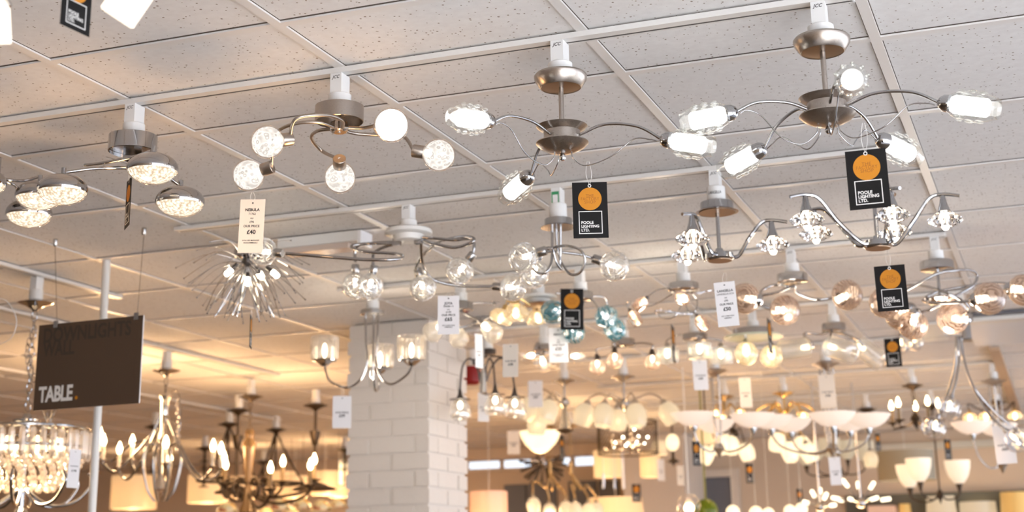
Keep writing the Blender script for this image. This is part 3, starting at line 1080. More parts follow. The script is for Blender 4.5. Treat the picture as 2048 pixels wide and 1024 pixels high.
for (e, g, dy) in [((572, 507), (525, 503), -.34), ((711, 528), (711, 572), .06), ((747, 541), (739, 574), .0), ((838, 548), (846, 577), .17), ((946, 508), (919, 542), -.02), ((984, 573), (1026, 575), .285)]:
    o = F5.px(e[0], e[1], dy); c = F5.px(g[0], g[1], dy)
    d = (c - o).normalized()
    F5.lamp('wire', c - d * .070, d, .98 if dy < .2 else 1.0, spin=e[0])
for dx, dy in ((-.035, -.01), (.035, .0)):
    mb = MB(); mb.box((F5.X + dx - .012, F5.Y + dy - .008, F5.z - .012), (F5.X + dx + .012, F5.Y + dy + .008, F5.z + .012)); link('arm_bracket', mb, CHROME, F5.t)

F6 = Fix('looped_ceiling_light', 'chrome ceiling light with looped tubes and three wire-filled globes', 'ceiling light', 1115, 378, 1, 'flare', SATIN, .92, 1.0, cdrop=.024)
a_ = F6.adp
mb = MB(); mb.box((-.0125, -.0218, -.060), (.011, -.0212, -.012)); link('green_label', mb, GREENP, a_, at((F6.X, F6.Y, CEIL - ADROP)))
mb = MB(); mb.box((-.009, -.0221, -.051), (.0075, -.0219, -.022)); link('label_print', mb, CARDW, a_, at((F6.X, F6.Y, CEIL - ADROP)))
for pts in [
 [(1104, 444, 0), (1104, 505, 0), (1101, 530, -.01), (1090, 546, -.02), (1076, 546, 0), (1066, 538, .03)],
 [(1121, 444, 0), (1121, 500, .01), (1120, 525, .02), (1122, 538, .02), (1113, 525, .0), (1104, 498, -.02), (1090, 497, -.06), (1075, 505, -.09)],
 [(1112, 444, .02), (1114, 490, .03), (1122, 524, .04), (1140, 548, .03), (1160, 545, .02), (1170, 520, .01), (1160, 500, .0), (1135, 492, .0), (1112, 494, .01), (1092, 502, .03), (1128, 505, .05), (1160, 509, .07), (1184, 516, .09)]]:
    F6.tube('arm', [F6.px(*p) for p in pts], .0041, CHROME, 8)
for (e, g, dy) in [((1075, 506), (1049, 514), -.10), ((1072, 530), (1068, 545), .06), ((1184, 516), (1227, 531), .09)]:
    o = F6.px(e[0], e[1], dy); c = F6.px(g[0], g[1], dy); d = (c - o).normalized()
    F6.lamp('wire', c - d * .070, d, 1.05, spin=e[0])


def flower_light(label, px, py, lamps, zhub, ctop):
    F = Fix('crystal_flower_ceiling_light', label, 'ceiling light', px, py, 1, 'flare', CHROME, 1.06, 1.1, logo=True, cdrop=.024)
    F.lathe('canopy_base', [(0, 0), (.053, 0), (.053, -.001), (0, -.001)], COPPERY, V((F.X, F.Y, F.z - .0008)))
    zh = CEIL - zhub
    F.rod('stem', zh + .021, F.z - .002, .0058, CHROME)
    F.lathe('hub', [(0, .020), (.010, .020), (.014, .008), (.040, .004), (.041, -.010), (.036, -.014), (0, -.014)], CHROME, V((F.X, F.Y, zh)), seg=32)
    F.lathe('hub_base', [(0, -.0145), (.035, -.0145), (.034, -.017), (0, -.017)], COPPERY, V((F.X, F.Y, zh)), seg=32)
    for (x, y, dr) in lamps:
        c = F.pz(x, y, dr)              # centre of the crystal shade
        v = c - V((F.X, F.Y, c.z)); th = math.degrees(math.atan2(v.y, v.x)); r_ = v.length
        top = dr - .072
        F.lamp('flower', V((c.x, c.y, CEIL - top)), (0, 0, -1), 1.0)
        pts = spline([F.pol(.030, th + 30, zhub + .002), F.pol(.055, th + 12, zhub + .002), F.pol(r_ * .55, th, (zhub * .55 + top * .45)), F.pol(r_ * .8, th, top * .9 + zhub * .1 - .006), F.pol(r_, th, top - .004), F.pol(r_ + .045, th, top + .004)], 8)
        n = len(pts)
        mb = MB(); mb.tube(pts, [.0062 - .0022 * abs(i / n - .4) for i in range(n)], 8); link('arm', mb, CHROME, F.t)
    return F

F7 = flower_light('chrome ceiling light with three crystal flower shades above the white tag reading £50', 1430, 350,
    [(1386, 480, .240), (1375, 513, .240), (1546, 492, .248)], .266, .12)
a_ = F7.adp
mb = MB(); add_text(mb, 'LANGELLA', .012, 0, 0, bold=.012, maxw=.038)
link('pen_lettering', mb, INK, a_, at((F7.X, F7.Y, CEIL - ADROP - .070)) @ Matrix.Translation(V((.002, -.0275, 0))) @ Matrix.Rotation(PI / 2, 4, 'X'))
F8 = flower_light('chrome ceiling light with five crystal flower shades above the middle black tag', 1741, 322,
    [(1890, 442, .226), (1790, 467, .226), (1632, 470, .226), (1614, 442, .214), (1785, 432, .214)], .272, .13)

# starburst
F9 = Fix('starburst_ceiling_light', 'silver starburst ceiling light of thin curved wires behind the cream tag', 'ceiling light', 497, 455, 1, 'cap', CHROME, .9, .8)
hub = V((F9.X, F9.Y, CEIL - .140))
F9.rod('stem', hub.z + .018, F9.z - .0005, .006, CHROME)
F9.lathe('hub', ellip(.020, -.018, .018, 10), DARKMETAL, hub, seg=20)
rs = random.Random(11)
for i in range(84):
    th = i * 137.508 + rs.uniform(-8, 8)
    el = R(16 - 104 * ((i + .5) / 84) ** .95)
    L_ = rs.uniform(.17, .212)
    dv = V((math.cos(R(th)) * math.cos(el), math.sin(R(th)) * math.cos(el), math.sin(el)))
    side = dv.cross(V((0, 0, 1))); side = side.normalized() if side.length > .05 else V((1, 0, 0))
    bend = rs.uniform(-.075, .075); L_ *= .93 if el < -1 else 1.06
    p0 = hub + dv * .0205; p1 = hub + dv * L_ * .55 + V((0, 0, .022)) * math.cos(el) + side * bend * .15; p2 = hub + dv * L_ + V((0, 0, -.018)) * math.cos(el) + side * bend
    mb = MB(); pp = spline([p0, p1, p2], 7); mb.tube(pp, [.0012] * (len(pp) - 2) + [.0012, .0018], 5)
    w_ = link('wire', mb, WIREM, F9.t)
    mb = MB(); mb.ball(p2, .0029, 6, 4); link('tip', mb, CHROME, w_)
for (x, y, dy) in ((461, 541, -.03), (495, 560, -.08), (547, 545, .02), (520, 548, .08)):
    o = F9.px(x, y, dy); d = (o - hub).normalized(); d = (d + V((0, 0, -.35))).normalized()
    mb = MB(); mb.lathe([(0, 0), (.0075, 0), (.0075, .024), (0, .024)], aim(o - d * .030, d), 12); s_ = link('lamp_holder', mb, DARKMETAL, F9.t)
    link('bulb', bulb_capsule(.0, .030, .0095), B_SMALL, s_, aim(o - d * .0055, d))

# near lights above, mostly out of frame
K = Fix('block_ceiling_light', 'near ceiling light with lit square glass blocks at the picture top', 'ceiling light', 130, 25, -1, 'drum', CHROME, 1.0, 1.0, x=-1.245)
for j, (x, y, rz) in enumerate(((255, 5, .25), (-12, 45, .5))):
    c = onY(x, y, K.Y + (.03 if j == 0 else -.04))
    M = at(c) @ Matrix.Rotation(rz, 4, 'Z') @ Matrix.Rotation(-.1 if j else .62, 4, 'Y') @ Matrix.Rotation(.1, 4, 'X')
    mb = MB(); q = .021
    mb.lathe([(0, -.030), (q * 1.25, -.030), (q * 1.42, -.027), (q * 1.42, .026), (q * 1.3, .029), (0, .029)], M @ Matrix.Rotation(PI / 4, 4, 'Z'), 4)
    mb.flat = True
    sh = link('glass_block', mb, NEARW, K.t)
    mb = MB(); mb.box((-.023, -.023, .0293), (.023, .023, .036), M); link('lamp_holder', mb, CHROME, K.t)
    top = M @ V((0, 0, .036))
    K.tube('arm', [top, top + V((0, 0, .05)), (top + V((K.X, K.Y, K.z))) / 2 + V((0, 0, .04)), V((K.X, K.Y, K.z - .004))], .005, CHROME)
# ------------------------------------------------------------------ third row
# mirrored pods on thin wires
G1 = Fix('pod_ceiling_light', 'chrome ceiling light with small mirrored bronze pods on thin curling wires', 'ceiling light', 1365, 532, 2, 'cap', CHROME, 1.15, .85)
for (o, c, dy) in (((1297, 593), (1279, 610), -.05), ((1258, 618), (1268, 634), .10), ((1352, 590), (1378, 596), -.18), ((1392, 628), (1400, 641), .12)):
    a, b_ = G1.px(*o, dy), G1.px(*c, dy)
    d = (b_ - a).normalized()
    if dy < -.1:
        d = V((.55, -.6, -.35)).normalized()
    G1.lamp('pod', a, d, .80)
for pts in ([(1350, 585, 0), (1338, 577, -.02), (1315, 580, -.04), (1297, 592, -.05)],
            [(1345, 588, 0), (1300, 612, .03), (1262, 604, .07), (1254, 607, .09), (1257, 618, .10)],
            [(1362, 586, 0), (1362, 610, -.05), (1348, 634, -.07), (1325, 636, -.05), (1310, 622, -.02), (1330, 622, .02), (1370, 628, .06), (1391, 627, .12)],
            [(1380, 584, 0), (1394, 600, -.06), (1391, 622, -.08), (1378, 624, -.07), (1372, 606, -.06), (1380, 598, -.05)],
            [(1375, 584, 0), (1398, 586, .03), (1415, 582, .05), (1440, 580, .06)],
            [(1360, 586, -.03), (1356, 588, -.10), (1352, 590, -.17)]):
    G1.tube('arm', [G1.px(*p) for p in pts], .0022, CHROME, 8, 6)
for (x, y, dy) in ((1322, 619, .05), (1332, 624, .02), (1339, 620, .03), (1413, 583, .05), (1400, 588, .03), (1255, 607, .09)):
    mb = MB(); mb.ball(G1.px(x, y, dy + .005), .006, 8, 6); mb.flat = True
    link('crystal_bead', mb, CRYSTAL, G1.t)

G2 = Fix('smoky_globe_ceiling_light', 'chrome ceiling light with three smoky swirled globes beside the white tag reading £50', 'ceiling light', 1581, 502, 2, 'cap', CHROME, 1.12, 1.0, logo=True)
for (o, c, dy) in (((1513, 600), (1490, 597), -.12), ((1545, 615), (1570, 620), .04), ((1672, 600), (1694, 590), .02)):
    a, b_ = G2.px(*o, dy), G2.px(*c, dy)
    if c[0] > 1600:
        d = V((.62, -.75, .1)).normalized()
    elif c[0] > 1550:
        d = (V((.7, -.55, -.12))).normalized()
    else:
        d = (b_ - a).normalized()
    G2.lamp('smoky', b_ - d * .067, d)
for pts in ([(1575, 573, 0), (1550, 570, .03), (1525, 580, .0), (1514, 598, -.10)],
            [(1590, 570, 0), (1555, 585, .0), (1520, 592, .02), (1518, 604, .04), (1532, 615, .05), (1555, 619, .06)],
            [(1590, 574, 0), (1592, 584, .02), (1610, 593, .04), (1640, 599, .04), (1680, 592, .06)]):
    G2.tube('arm', [G2.px(*p) for p in pts], .0055, CHROME, 8)

G3 = Fix('ringed_ceiling_light', 'chrome ceiling light of ringed tubes with six smoky swirled globes at the track end', 'ceiling light', 1868, 474, 2, 'cap', CHROME, 1.18, 1.0, logo=True)
zh = onY(1880, 600, G3.Y).z
G3.rod('stem', zh + .012, G3.z - .0005, .0055, CHROME)
G3.lathe('hub', [(0, .012), (.045, .010), (.064, .004), (.064, 0), (.04, -.012), (0, -.014)], CHROME, V((G3.X, G3.Y, zh)), seg=36)
for pts in ([(1813, 580, -.10), (1873, 548, -.10), (1911, 541, -.05), (1939, 540, .02), (1954, 551, .06), (1945, 572, .04), (1905, 594, .0)],
            [(1790, 585, .1), (1813, 570, .06), (1851, 573, -.03), (1889, 584, -.08), (1922, 600, -.06), (1936, 614, -.02), (1933, 625, .0), (1919, 632, .02)],
            [(1866, 606, .03), (1851, 597, .06), (1873, 584, .10), (1911, 576, .12), (1950, 570, .12), (1993, 566, .10), (2026, 569, .08)],
            [(1852, 594, -.02), (1857, 604, -.05), (1884, 606, -.07), (1920, 604, -.08), (1950, 601, -.08)],
            [(1881, 610, .0), (1860, 619, .0), (1840, 625, .02), (1823, 634, .04)],
            [(1800, 586, -.10), (1785, 592, -.09), (1776, 600, -.08)]):
    G3.tube('arm', [G3.px(*p) for p in pts], .005, CHROME, 8)
for (c, dy, d, s_) in (((1770, 605), -.08, (-.5, -.6, -.25), 1.0), ((1800, 630), .10, (-.6, .2, -.3), .98), ((1826, 650), .04, (-.3, .3, -.8), .95), ((1905, 637), .03, (-.75, -.45, .05), 1.0), ((1978, 597), -.08, (.9, .2, .05), 1.02), ((2048, 580), .08, (.9, .1, -.15), 1.02)):
    d = V(d).normalized()
    G3.lamp('smoky', G3.px(*c, dy) - d * .067 * s_, d, s_)

# teal striped glass
G4 = Fix('teal_glass_ceiling_light', 'chrome ceiling light with teal striped glass shades behind a small black tag', 'ceiling light', 1160, 560, 2, 'cap', CHROME, 1.0, 1.0)
for (o, c, dy, d) in (((1125, 612), (1104, 624), -.12, (-.8, -.3, -.25)), ((1192, 618), (1214, 634), -.06, (.55, -.7, -.35)), ((1215, 640), (1230, 660), .08, (.35, .3, -.75)), ((1140, 640), (1148, 664), .05, (.2, -.3, -.8))):
    d = V(d).normalized(); G4.lamp('teal', G4.px(*c, dy) - d * .058, d, .93)
for pts in ([(1165, 595, 0), (1150, 600, -.03), (1124, 612, -.06)], [(1172, 594, 0), (1186, 602, -.02), (1197, 618, -.04)],
            [(1175, 592, .03), (1205, 594, .05), (1214, 606, .07), (1222, 642, .08)], [(1168, 598, .02), (1162, 622, .04), (1144, 642, .05)],
            [(1160, 590, .02), (1130, 588, .0), (1112, 586, -.02)]):
    G4.tube('arm', [G4.px(*p) for p in pts], .0045, CHROME, 8)

# petal lights
G5 = Fix('petal_ceiling_light', 'white round ceiling light with three warm petal glass shades', 'ceiling light', 1075, 572, 2, 'disc', WHITEM, 1.0, .9)
mb = MB(); mb.lathe([(0, 0), (.06, 0), (.075, -.004), (.06, -.008), (0, -.008)], at((G5.X + .02, G5.Y, G5.z - .0006)), 32); link('mount_plate', mb, COPPERY, G5.t)
for (c, dy, d) in (((1004, 632), -.05, (-.35, -.1, -.8)), ((1032, 622), -.14, (.05, -.3, -.9)), ((1075, 632), .12, (.25, -.1, -.9))):
    d = V(d).normalized(); o = G5.px(*c, dy) - d * .045
    G5.lamp('petal', o, d)
    mb = MB(); mb.tube([V((G5.X * .6 + o.x * .4, G5.Y * .6 + o.y * .4, G5.z - .01)), o + V((0, 0, .02)), o - d * -.002], .005, 8); link('arm', mb, GOLD, G5.t)

# woven cones
G6 = Fix('cone_ceiling_light', 'chrome ceiling light with woven clear glass cones behind the white tag reading £65', 'ceiling light', 921, 585, 2, 'cap', CHROME, 1.0, 1.0)
for (e, c, dy) in (((898, 640), (868, 662), -.06), ((905, 640), (912, 660), .06), ((958, 640), (987, 668), -.02), ((990, 614), (1010, 606), .12)):
    a, b_ = G6.px(*e, dy), G6.px(*c, dy); d = (b_ - a).normalized()
    if c[0] > 1000:
        continue
    G6.lamp('cone', a, d, .85)
for pts in ([(918, 620, 0), (935, 630, -.01), (957, 640, -.02)], [(1000, 616, .12), (980, 634, .08), (945, 648, .05), (915, 655, .02), (905, 642, .04)],
            [(914, 616, 0), (906, 626, -.02), (898, 639, -.06)], [(920, 612, 0), (948, 606, .04), (975, 606, .08), (998, 606, .12)]):
    G6.tube('arm', [G6.px(*p) for p in pts], .0045, CHROME, 8)
mb = MB(); mb.ball(G6.px(986, 607, .105), .011, 10, 8, (1.5, 1, 1)); link('crystal_bead', mb, CRYSTAL, G6.t)

# three-arm jar chandelier
G7 = Fix('jar_chandelier', 'chrome three-arm chandelier with crystal jar shades in front of the brick column', 'chandelier', 745, 592, 2, 'cap', SATIN, 1.0, .62)
zb = onY(747, 772, G7.Y).z
for i, (x, y, dy, top) in enumerate(((649, 722, -.02, -1), (823, 722, -.04, 1), (760, 738, .16, .3))):
    o = G7.px(x, y, dy)
    v = o - V((G7.X, G7.Y, o.z)); v.z = 0; r_ = v.length; v.normalize()
    th = math.degrees(math.atan2(v.y, v.x))
    G7.lamp('jar', o, (0, 0, 1), 1.04)
    zt = CEIL - G7.z
    dr = CEIL - o.z
    db = CEIL - zb
    if i == 2:
        db += .01
    G7.tube('arm', [G7.pol(.030, th, zt + .0006), G7.pol(.026, th, zt + .12), G7.pol(.020, th, db - .10), G7.pol(.05, th, db - .028), G7.pol(r_ * .52, th, db), G7.pol(r_ * .88, th, db - .03), G7.pol(r_, th, dr + .0205)], .0046, CHROME, 9)
G7.lathe('finial', [(0, .03), (.007, .028), (.007, -.012), (0, -.02)], CHROME, V((G7.X, G7.Y, zb + .05)), seg=12)

# emergency batten beside the starburst
x0 = onZ(555, 478, .002); x1 = onZ(712, 459, .002)
E0 = thing('emergency_light', 'white emergency light batten on the ceiling behind the starburst light', 'emergency light', ((x0.x + x1.x) / 2, x0.y, CEIL))
mb = MB(); mb.box((x0.x, x0.y, CEIL - .036), (x1.x, x0.y + .085, CEIL - .0006)); link('body', mb, WHITEP, E0)
mb = MB(); mb.box((x0.x + .015, x0.y + .006, CEIL - .056), (x1.x - .04, x0.y + .079, CEIL - .0365)); link('diffuser', mb, pbr('clear_ribbed_diffuser', (.62, .52, .46), .2), E0)
mb = MB(); mb.box((x1.x + .0005, x0.y - .002, CEIL - .048), (x1.x + .012, x0.y + .087, CEIL - .0006)); link('end_cap', mb, pbr('bright_white_plastic', (.86, .87, .90), .4), E0)

# ------------------------------------------------------------------ fourth row
H1 = Fix('rose_ball_ceiling_light', 'chrome bar ceiling light with three small pink crackle glass balls', 'ceiling light', 1245, 645, 3, 'cap', CHROME, 1.1, 1.0)
for (x, y, dy) in ((1194, 708, -.05), (1229, 694, -.14), (1304, 698, .02)):
    o = H1.px(x, y, dy); H1.lamp('rose', o, (0, 0, -1), 1.0)
    H1.tube('arm', [V((H1.X, H1.Y + dy * .3, H1.z - .006)), V(((H1.X + o.x) / 2, (H1.Y + o.y) / 2, max(o.z + .03, H1.z - .02))), o + V((0, 0, .022)), o + V((0, 0, .0))], .0045, CHROME)

H2 = Fix('cube_ceiling_light', 'chrome bar ceiling light with three square clear glass shades', 'ceiling light', 1388, 640, 3, 'cap', CHROME, 1.15, .9, logo=True)
for (x, y, dy) in ((1334, 686, .15), (1398, 676, -.12), (1441, 686, .05)):
    o = H2.px(x, y, dy); H2.lamp('cube', o, (0, 0, -1), 1.02, spin=.35)
    H2.tube('arm', [V((H2.X, H2.Y + dy * .3, H2.z - .006)), V(((H2.X + o.x) / 2, (H2.Y + o.y) / 2, max(o.z + .022, H2.z - .02))), V((o.x, o.y, o.z + .012)), o], .004, CHROME)

H3 = Fix('glass_plate_ceiling_light', 'ceiling light on a pale green glass plate with two honeycomb glass balls', 'ceiling light', 1504, 626, 3, 'drum', CHROME, 1.6, .9)
mb = MB(); mb.lathe([(0, 0), (.132, 0), (.134, -.003), (.132, -.007), (0, -.007)], at((H3.X, H3.Y, H3.z - .003)), 48); link('glass_plate', mb, pbr('pale_green_glass', (.62, .70, .56), .12, 0, .6), H3.t)
for (x, y, dy) in ((1491, 682, -.08), (1541, 682, .06)):
    o = H3.px(x, y, dy); o.z = H3.z - .0105 - .012; H3.lamp('crackle', o, (0, 0, -1), .98)
    mb = MB(); mb.tube([o + V((0, 0, .0005)), o + V((0, 0, .012))], .006, 10); link('stem', mb, CHROME, H3.t)

H4 = Fix('ribbed_glass_ceiling_light', 'chrome ceiling light with three ribbed clear glass cylinders', 'ceiling light', 1664, 612, 3, 'cap', CHROME, 1.05, 1.05)
for (c, dy, d) in (((1594, 697), -.05, (-.85, -.3, -.1)), ((1678, 698), -.22, (.75, -.55, -.35)), ((1736, 704), .04, (.5, -.15, -.45))):
    d = V(d).normalized(); o = H4.px(*c, dy) - d * .075
    H4.lamp('ribbed', o, d, .98)
for pts in ([(1662, 662, 0), (1640, 668, .02), (1612, 666, .0), (1609, 672, -.04), (1622, 684, -.05), (1620, 690, -.05)], [(1664, 664, 0), (1690, 668, .0), (1715, 680, .0), (1726, 692, .02)],
            [(1664, 664, 0), (1660, 676, -.08), (1656, 688, -.14)]):
    H4.tube('arm', [H4.px(*p) for p in pts], .0055, CHROME)

H5 = Fix('clear_globe_ceiling_light', 'chrome ceiling light with clear glass balls behind the pale blue-white tag', 'ceiling light', 1088, 672, 3, 'cap', CHROME, 1.0, .9)
for (c, dy, d) in (((1056, 712), -.06, (-.9, -.2, -.1)), ((1087, 728), -.10, (.3, -.4, -.8)), ((1156, 712), .04, (.8, -.4, -.1)), ((1084, 700), .10, (.1, .6, -.3))):
    d = V(d).normalized(); o = H5.px(*c, dy) - d * .054
    H5.lamp('clear', o, d, .95)
    H5.tube('arm', [V((H5.X, H5.Y, H5.z - .004)), (V((H5.X, H5.Y, H5.z - .02)) + o) / 2, o], .004, CHROME)

H6 = Fix('dark_ceiling_light', 'small dark chrome ceiling fitting right of the column top', 'ceiling light', 975, 672, 3, 'cap', DARKMETAL, .8, .8)
for th in (10, 130, 250):
    H6.tube('arm', [H6.pol(.01, th, CEIL - H6.z + .006), H6.pol(.05, th, CEIL - H6.z + .010), H6.pol(.085, th, CEIL - H6.z + .02)], .005, DARKMETAL)
    H6.lathe('shade', [(0, 0), (.014, -.004), (.018, -.03), (0, -.03)], DARKMETAL, H6.pol(.088, th, CEIL - H6.z + .026), seg=14)

# crystal ball pendants on long chrome rods, and the small cluster beside them
H7 = Fix('crystal_ball_pendant', 'tall pendant light of long curved chrome rods ending in beaded crystal balls', 'pendant light', 1920, 600, 3, 'cap', CHROME, .9, 1.0)
mb = MB(); mb.lathe([(0, 0), (.020, 0), (.020, -.075), (0, -.075)], at((H7.X + .012, H7.Y, H7.z - .0005)), 20); link('rod_collar', mb, CHROME, H7.t)
for i, (pts, c, d) in enumerate((
    ([(1915, 672, 0), (1916, 700, 0), (1917, 720, 0), (1912, 760, -.03), (1903, 790, -.06)], (1898, 806), (-.3, 0, -1)),
    ([(1914, 672, .02), (1912, 700, .02), (1908, 740, .04), (1890, 800, .08), (1876, 830, .1)], (1868, 836), (-.4, 0, -1)),
    ([(1922, 672, 0), (1928, 720, 0), (1944, 770, -.02), (1975, 825, -.06), (2010, 860, -.1)], (2024, 875), (.7, 0, -.7)),
    ([(1921, 672, .02), (1927, 720, .02), (1948, 775, .04), (1990, 825, .08), (2030, 858, .12)], (2048, 874), (.7, 0, -.6)))):
    H7.tube('arm', [H7.px(*p) for p in pts], .0058, CHROME, 9)
    d = V(d).normalized(); H7.lamp('crystalball', H7.px(*pts[-1]) - d * .004, d, .92)
H8 = Fix('crystal_cluster_ceiling_light', 'small chrome ceiling light with two beaded crystal balls beside the lower black tag', 'ceiling light', 1800, 600, 3, 'cap', CHROME, .9, .9)
for (c, dy) in (((1829, 684), -.02), ((1803, 690), .06)):
    o = H8.px(*c, dy) + V((0, 0, .05)); H8.lamp('crystalball', o, (0, 0, -1), .72)
    H8.tube('arm', [V((H8.X, H8.Y, H8.z - .004)), (V((H8.X, H8.Y, H8.z)) + o) / 2 + V((0, 0, .02)), o], .004, CHROME)
# ------------------------------------------------------------------ chandeliers further back
def drop(F, py, px=None):
    """drop below the ceiling of a photo height at the fixture's own distance"""
    # axis pixel at that height: hanging straight down from the fixture
    x = px
    if x is None:
        a = V((F.X, F.Y, CEIL - .3)) - EYE
        x = CX + F_PX * a.dot(RT) / a.dot(FW)
    return CEIL - onY(x, py, F.Y).z

def uparm(F, th, r, d_in, d_low, d_end, rad, mat, r_in=.012):
    """arm that leaves the column, dips and rises to its lamp"""
    return F.tube('arm', [F.pol(r_in, th, d_in), F.pol(r * .25, th, (d_in + d_low) / 2 + .01), F.pol(r * .55, th, d_low), F.pol(r * .86, th, (d_low * .6 + d_end * .4)), F.pol(r, th, d_end)], rad, mat, 7, 8)

def overarm(F, th, r, d_in, d_high, d_end, rad, mat, r_in=.012):
    """arm that rises from the column, arches over and comes down to its lamp"""
    return F.tube('arm', [F.pol(r_in, th, d_in), F.pol(r * .22, th, d_in - .02), F.pol(r * .40, th, (d_in + d_high) / 2 - .01), F.pol(r * .68, th, d_high), F.pol(r * .92, th, (d_high + d_end) / 2), F.pol(r, th, d_end)], rad, mat, 7, 8)

def chain(F, z0, z1, mat, w=.010):
    n = max(2, int((z0 - z1) / .032))
    h = (z0 - z1) / n
    for i in range(n):
        zc = z0 - h * (i + .5)
        M = at((F.X, F.Y, zc)) @ Matrix.Rotation(PI / 2 * (i % 2) + .4, 4, 'Z')
        mb = MB(); mb.tube([M @ V((w * math.cos(2 * PI * k / 12), 0, h * .62 * math.sin(2 * PI * k / 12))) for k in range(12)], .0022, 5, True)
        link('chain_link', mb, mat, F.t)

# -- bowl shade chandeliers
def bowl_chandelier(label, px, py, k, bowls, yb, rods, cs=1.0):
    F = Fix('bowl_chandelier', label, 'chandelier', px, py, k, 'cup', NICKEL, 1.25 * cs, 1.1)
    db = drop(F, yb)
    for i, dx in enumerate(rods):
        F.tube('stem', [F.P(dx, (-.01 if i % 2 else .01), CEIL - F.z - .012), F.P(dx * .9, 0, (CEIL - F.z + db) / 2), F.P(dx * .5, 0, db - .03)], .0055, SATIN)
    F.lathe('hub', [(0, .03), (.02, .026), (.032, 0), (.014, -.025), (.006, -.045), (0, -.05)], SATIN, F.P(0, 0, db - .015), seg=20)
    for (x, y, dy) in bowls:
        o = F.px(x, y, dy)
        v = o - V((F.X, F.Y, o.z)); th = math.degrees(math.atan2(v.y, v.x)); r_ = math.hypot(v.x, v.y)
        F.lamp('bowl', o, (0, 0, 1), 1.0)
        de = CEIL - o.z + .031
        uparm(F, th, r_, db - .01, max(db - .005, de + .07), de, .0055, SATIN, .03)
    return F
bowl_chandelier('chrome chandelier with six white bowl shades below the tan tag', 1650, 708, 4,
    [(1543, 858, .06), (1582, 864, .30), (1666, 853, -.26), (1700, 862, .20), (1737, 856, .0)], 903, (-.035, -.012, .012, .035))
bowl_chandelier('chrome chandelier with white bowl shades hanging from two long rods', 1428, 720, 4,
    [(1388, 852, -.12), (1506, 855, -.18), (1430, 866, .26)], 903, (-.02, .02))
F = bowl_chandelier('brushed brass chandelier with a pale bowl shade beside the lower white tag', 1985, 745, 5,
    [(1945, 868, -.04), (1996, 872, .22)], 935, (-.03, 0, .03))
# -- tulip shade chandeliers
def tulip_chandelier(label, px, py, k, lamps, yh, yt, mat=SATIN, kind='tulip', canopy='cup', glass=None, s=.92, Y=None, cup=None):
    F = Fix('tulip_chandelier', label, 'chandelier', px, py, k, canopy, mat, 1.15, 1.0, Y=Y)
    dh, dt = drop(F, yh), drop(F, yt)
    F.rod('stem', CEIL - dh - .03, F.z + .0, .0065, mat)
    F.lathe('hub', [(0, .035), (.012, .03), (.030, .01), (.030, -.008), (.012, -.03), (0, -.05)], mat, F.P(0, 0, dh), seg=20)
    for (x, y, dy, tilt) in lamps:
        c = F.px(x, y, dy)
        v = c - V((F.X, F.Y, c.z)); th = math.degrees(math.atan2(v.y, v.x)); r_ = math.hypot(v.x, v.y)
        d = V((v.x / max(r_, .01) * tilt, v.y / max(r_, .01) * tilt, -1)).normalized()
        o = c - d * .09 * s
        F.lamp(kind, o, d, s, spin=x)
        ro = math.hypot(o.x - F.X, o.y - F.Y)
        overarm(F, th, ro, dh, min(dt, CEIL - o.z - .03), CEIL - o.z, .0048, mat, .025)
    return F
t1 = tulip_chandelier('satin chandelier with downward tulip shades above the glittering mesh drum', 1245, 726, 4,
    [(1168, 829, -.02, .35), (1207, 830, -.20, .25), (1272, 830, -.18, .2), (1338, 826, .12, .5), (1235, 838, .22, .3)], 808, 792)
t2 = tulip_chandelier('chandelier with lit tulip shades behind the small grey-white tag', 1127, 733, 4,
    [(1056, 818, -.02, .5), (1096, 822, -.18, .3), (1074, 846, .20, .2)], 806, 790)
# glass bell column under it
F = t2
F.lathe('glass_bell', [(.012, .06), (.022, .02), (.034, -.05), (.036, -.052), (.02, .02), (.01, .06)], GLASSR, F.P(0, 0, drop(F, 838)), seg=20)
F.lathe('base_plate', [(0, .004), (.05, .002), (.05, -.004), (.012, -.02), (0, -.02)], BRONZE, F.P(0, 0, drop(F, 860)), seg=20)
F.rod('lower_stem', CEIL - drop(F, 858), CEIL - drop(F, 806) - .03, .005, BRONZE)

tulip_chandelier('brass chandelier with tulip shades low between the two bowl shade chandeliers', 1560, 812, 6,
    [(1555, 884, -.02, .2), (1580, 903, -.2, .3), (1604, 890, .2, .2), (1618, 905, .1, .3)], 868, 858, GOLD, 'tulipbright', s=.95)
tulip_chandelier('bronze chandelier with bright tulip shades behind the two long rods', 1466, 820, 6,
    [(1412, 910, -.05, .5), (1438, 890, -.2, .3), (1462, 890, -.1, .25), (1493, 903, .1, .35), (1450, 884, .25, .3)], 868, 856, BRONZE, 'tulipbright', s=.9)

# upward bell chandeliers, warm, behind the bowl shades
def bell_chandelier(label, px, py, k, lamps, yb, mat=BRONZE, s=1.0, cap='cup', mats=None, dmax=None):
    F = Fix('bell_chandelier', label, 'chandelier', px, py, k, cap, mat, 1.1, 1.0)
    db = drop(F, yb)
    F.rod('stem', CEIL - db + .02, F.z, .006, mat)
    F.lathe('hub', [(0, .05), (.012, .04), (.024, .01), (.010, -.02), (0, -.05)], mat, F.P(0, 0, db - .02), seg=18)
    for (x, y, dy) in lamps:
        c = F.px(x, y, dy); o = c - V((0, 0, .125 * s))
        v = o - V((F.X, F.Y, o.z)); th = math.degrees(math.atan2(v.y, v.x)); r_ = math.hypot(v.x, v.y)
        F.lamp('bell', o, (0, 0, 1), s, mats=mats)
        uparm(F, th, r_, db - .03, max(db, CEIL - o.z + .04), CEIL - o.z, .0055, mat, .012)
    return F
bell_chandelier('bronze chandelier with three white bell shades over the wall lights', 1862, 800, 6,
    [(1818, 952, -.02), (1838, 940, -.22), (1916, 944, .02)], 1000, s=1.05)
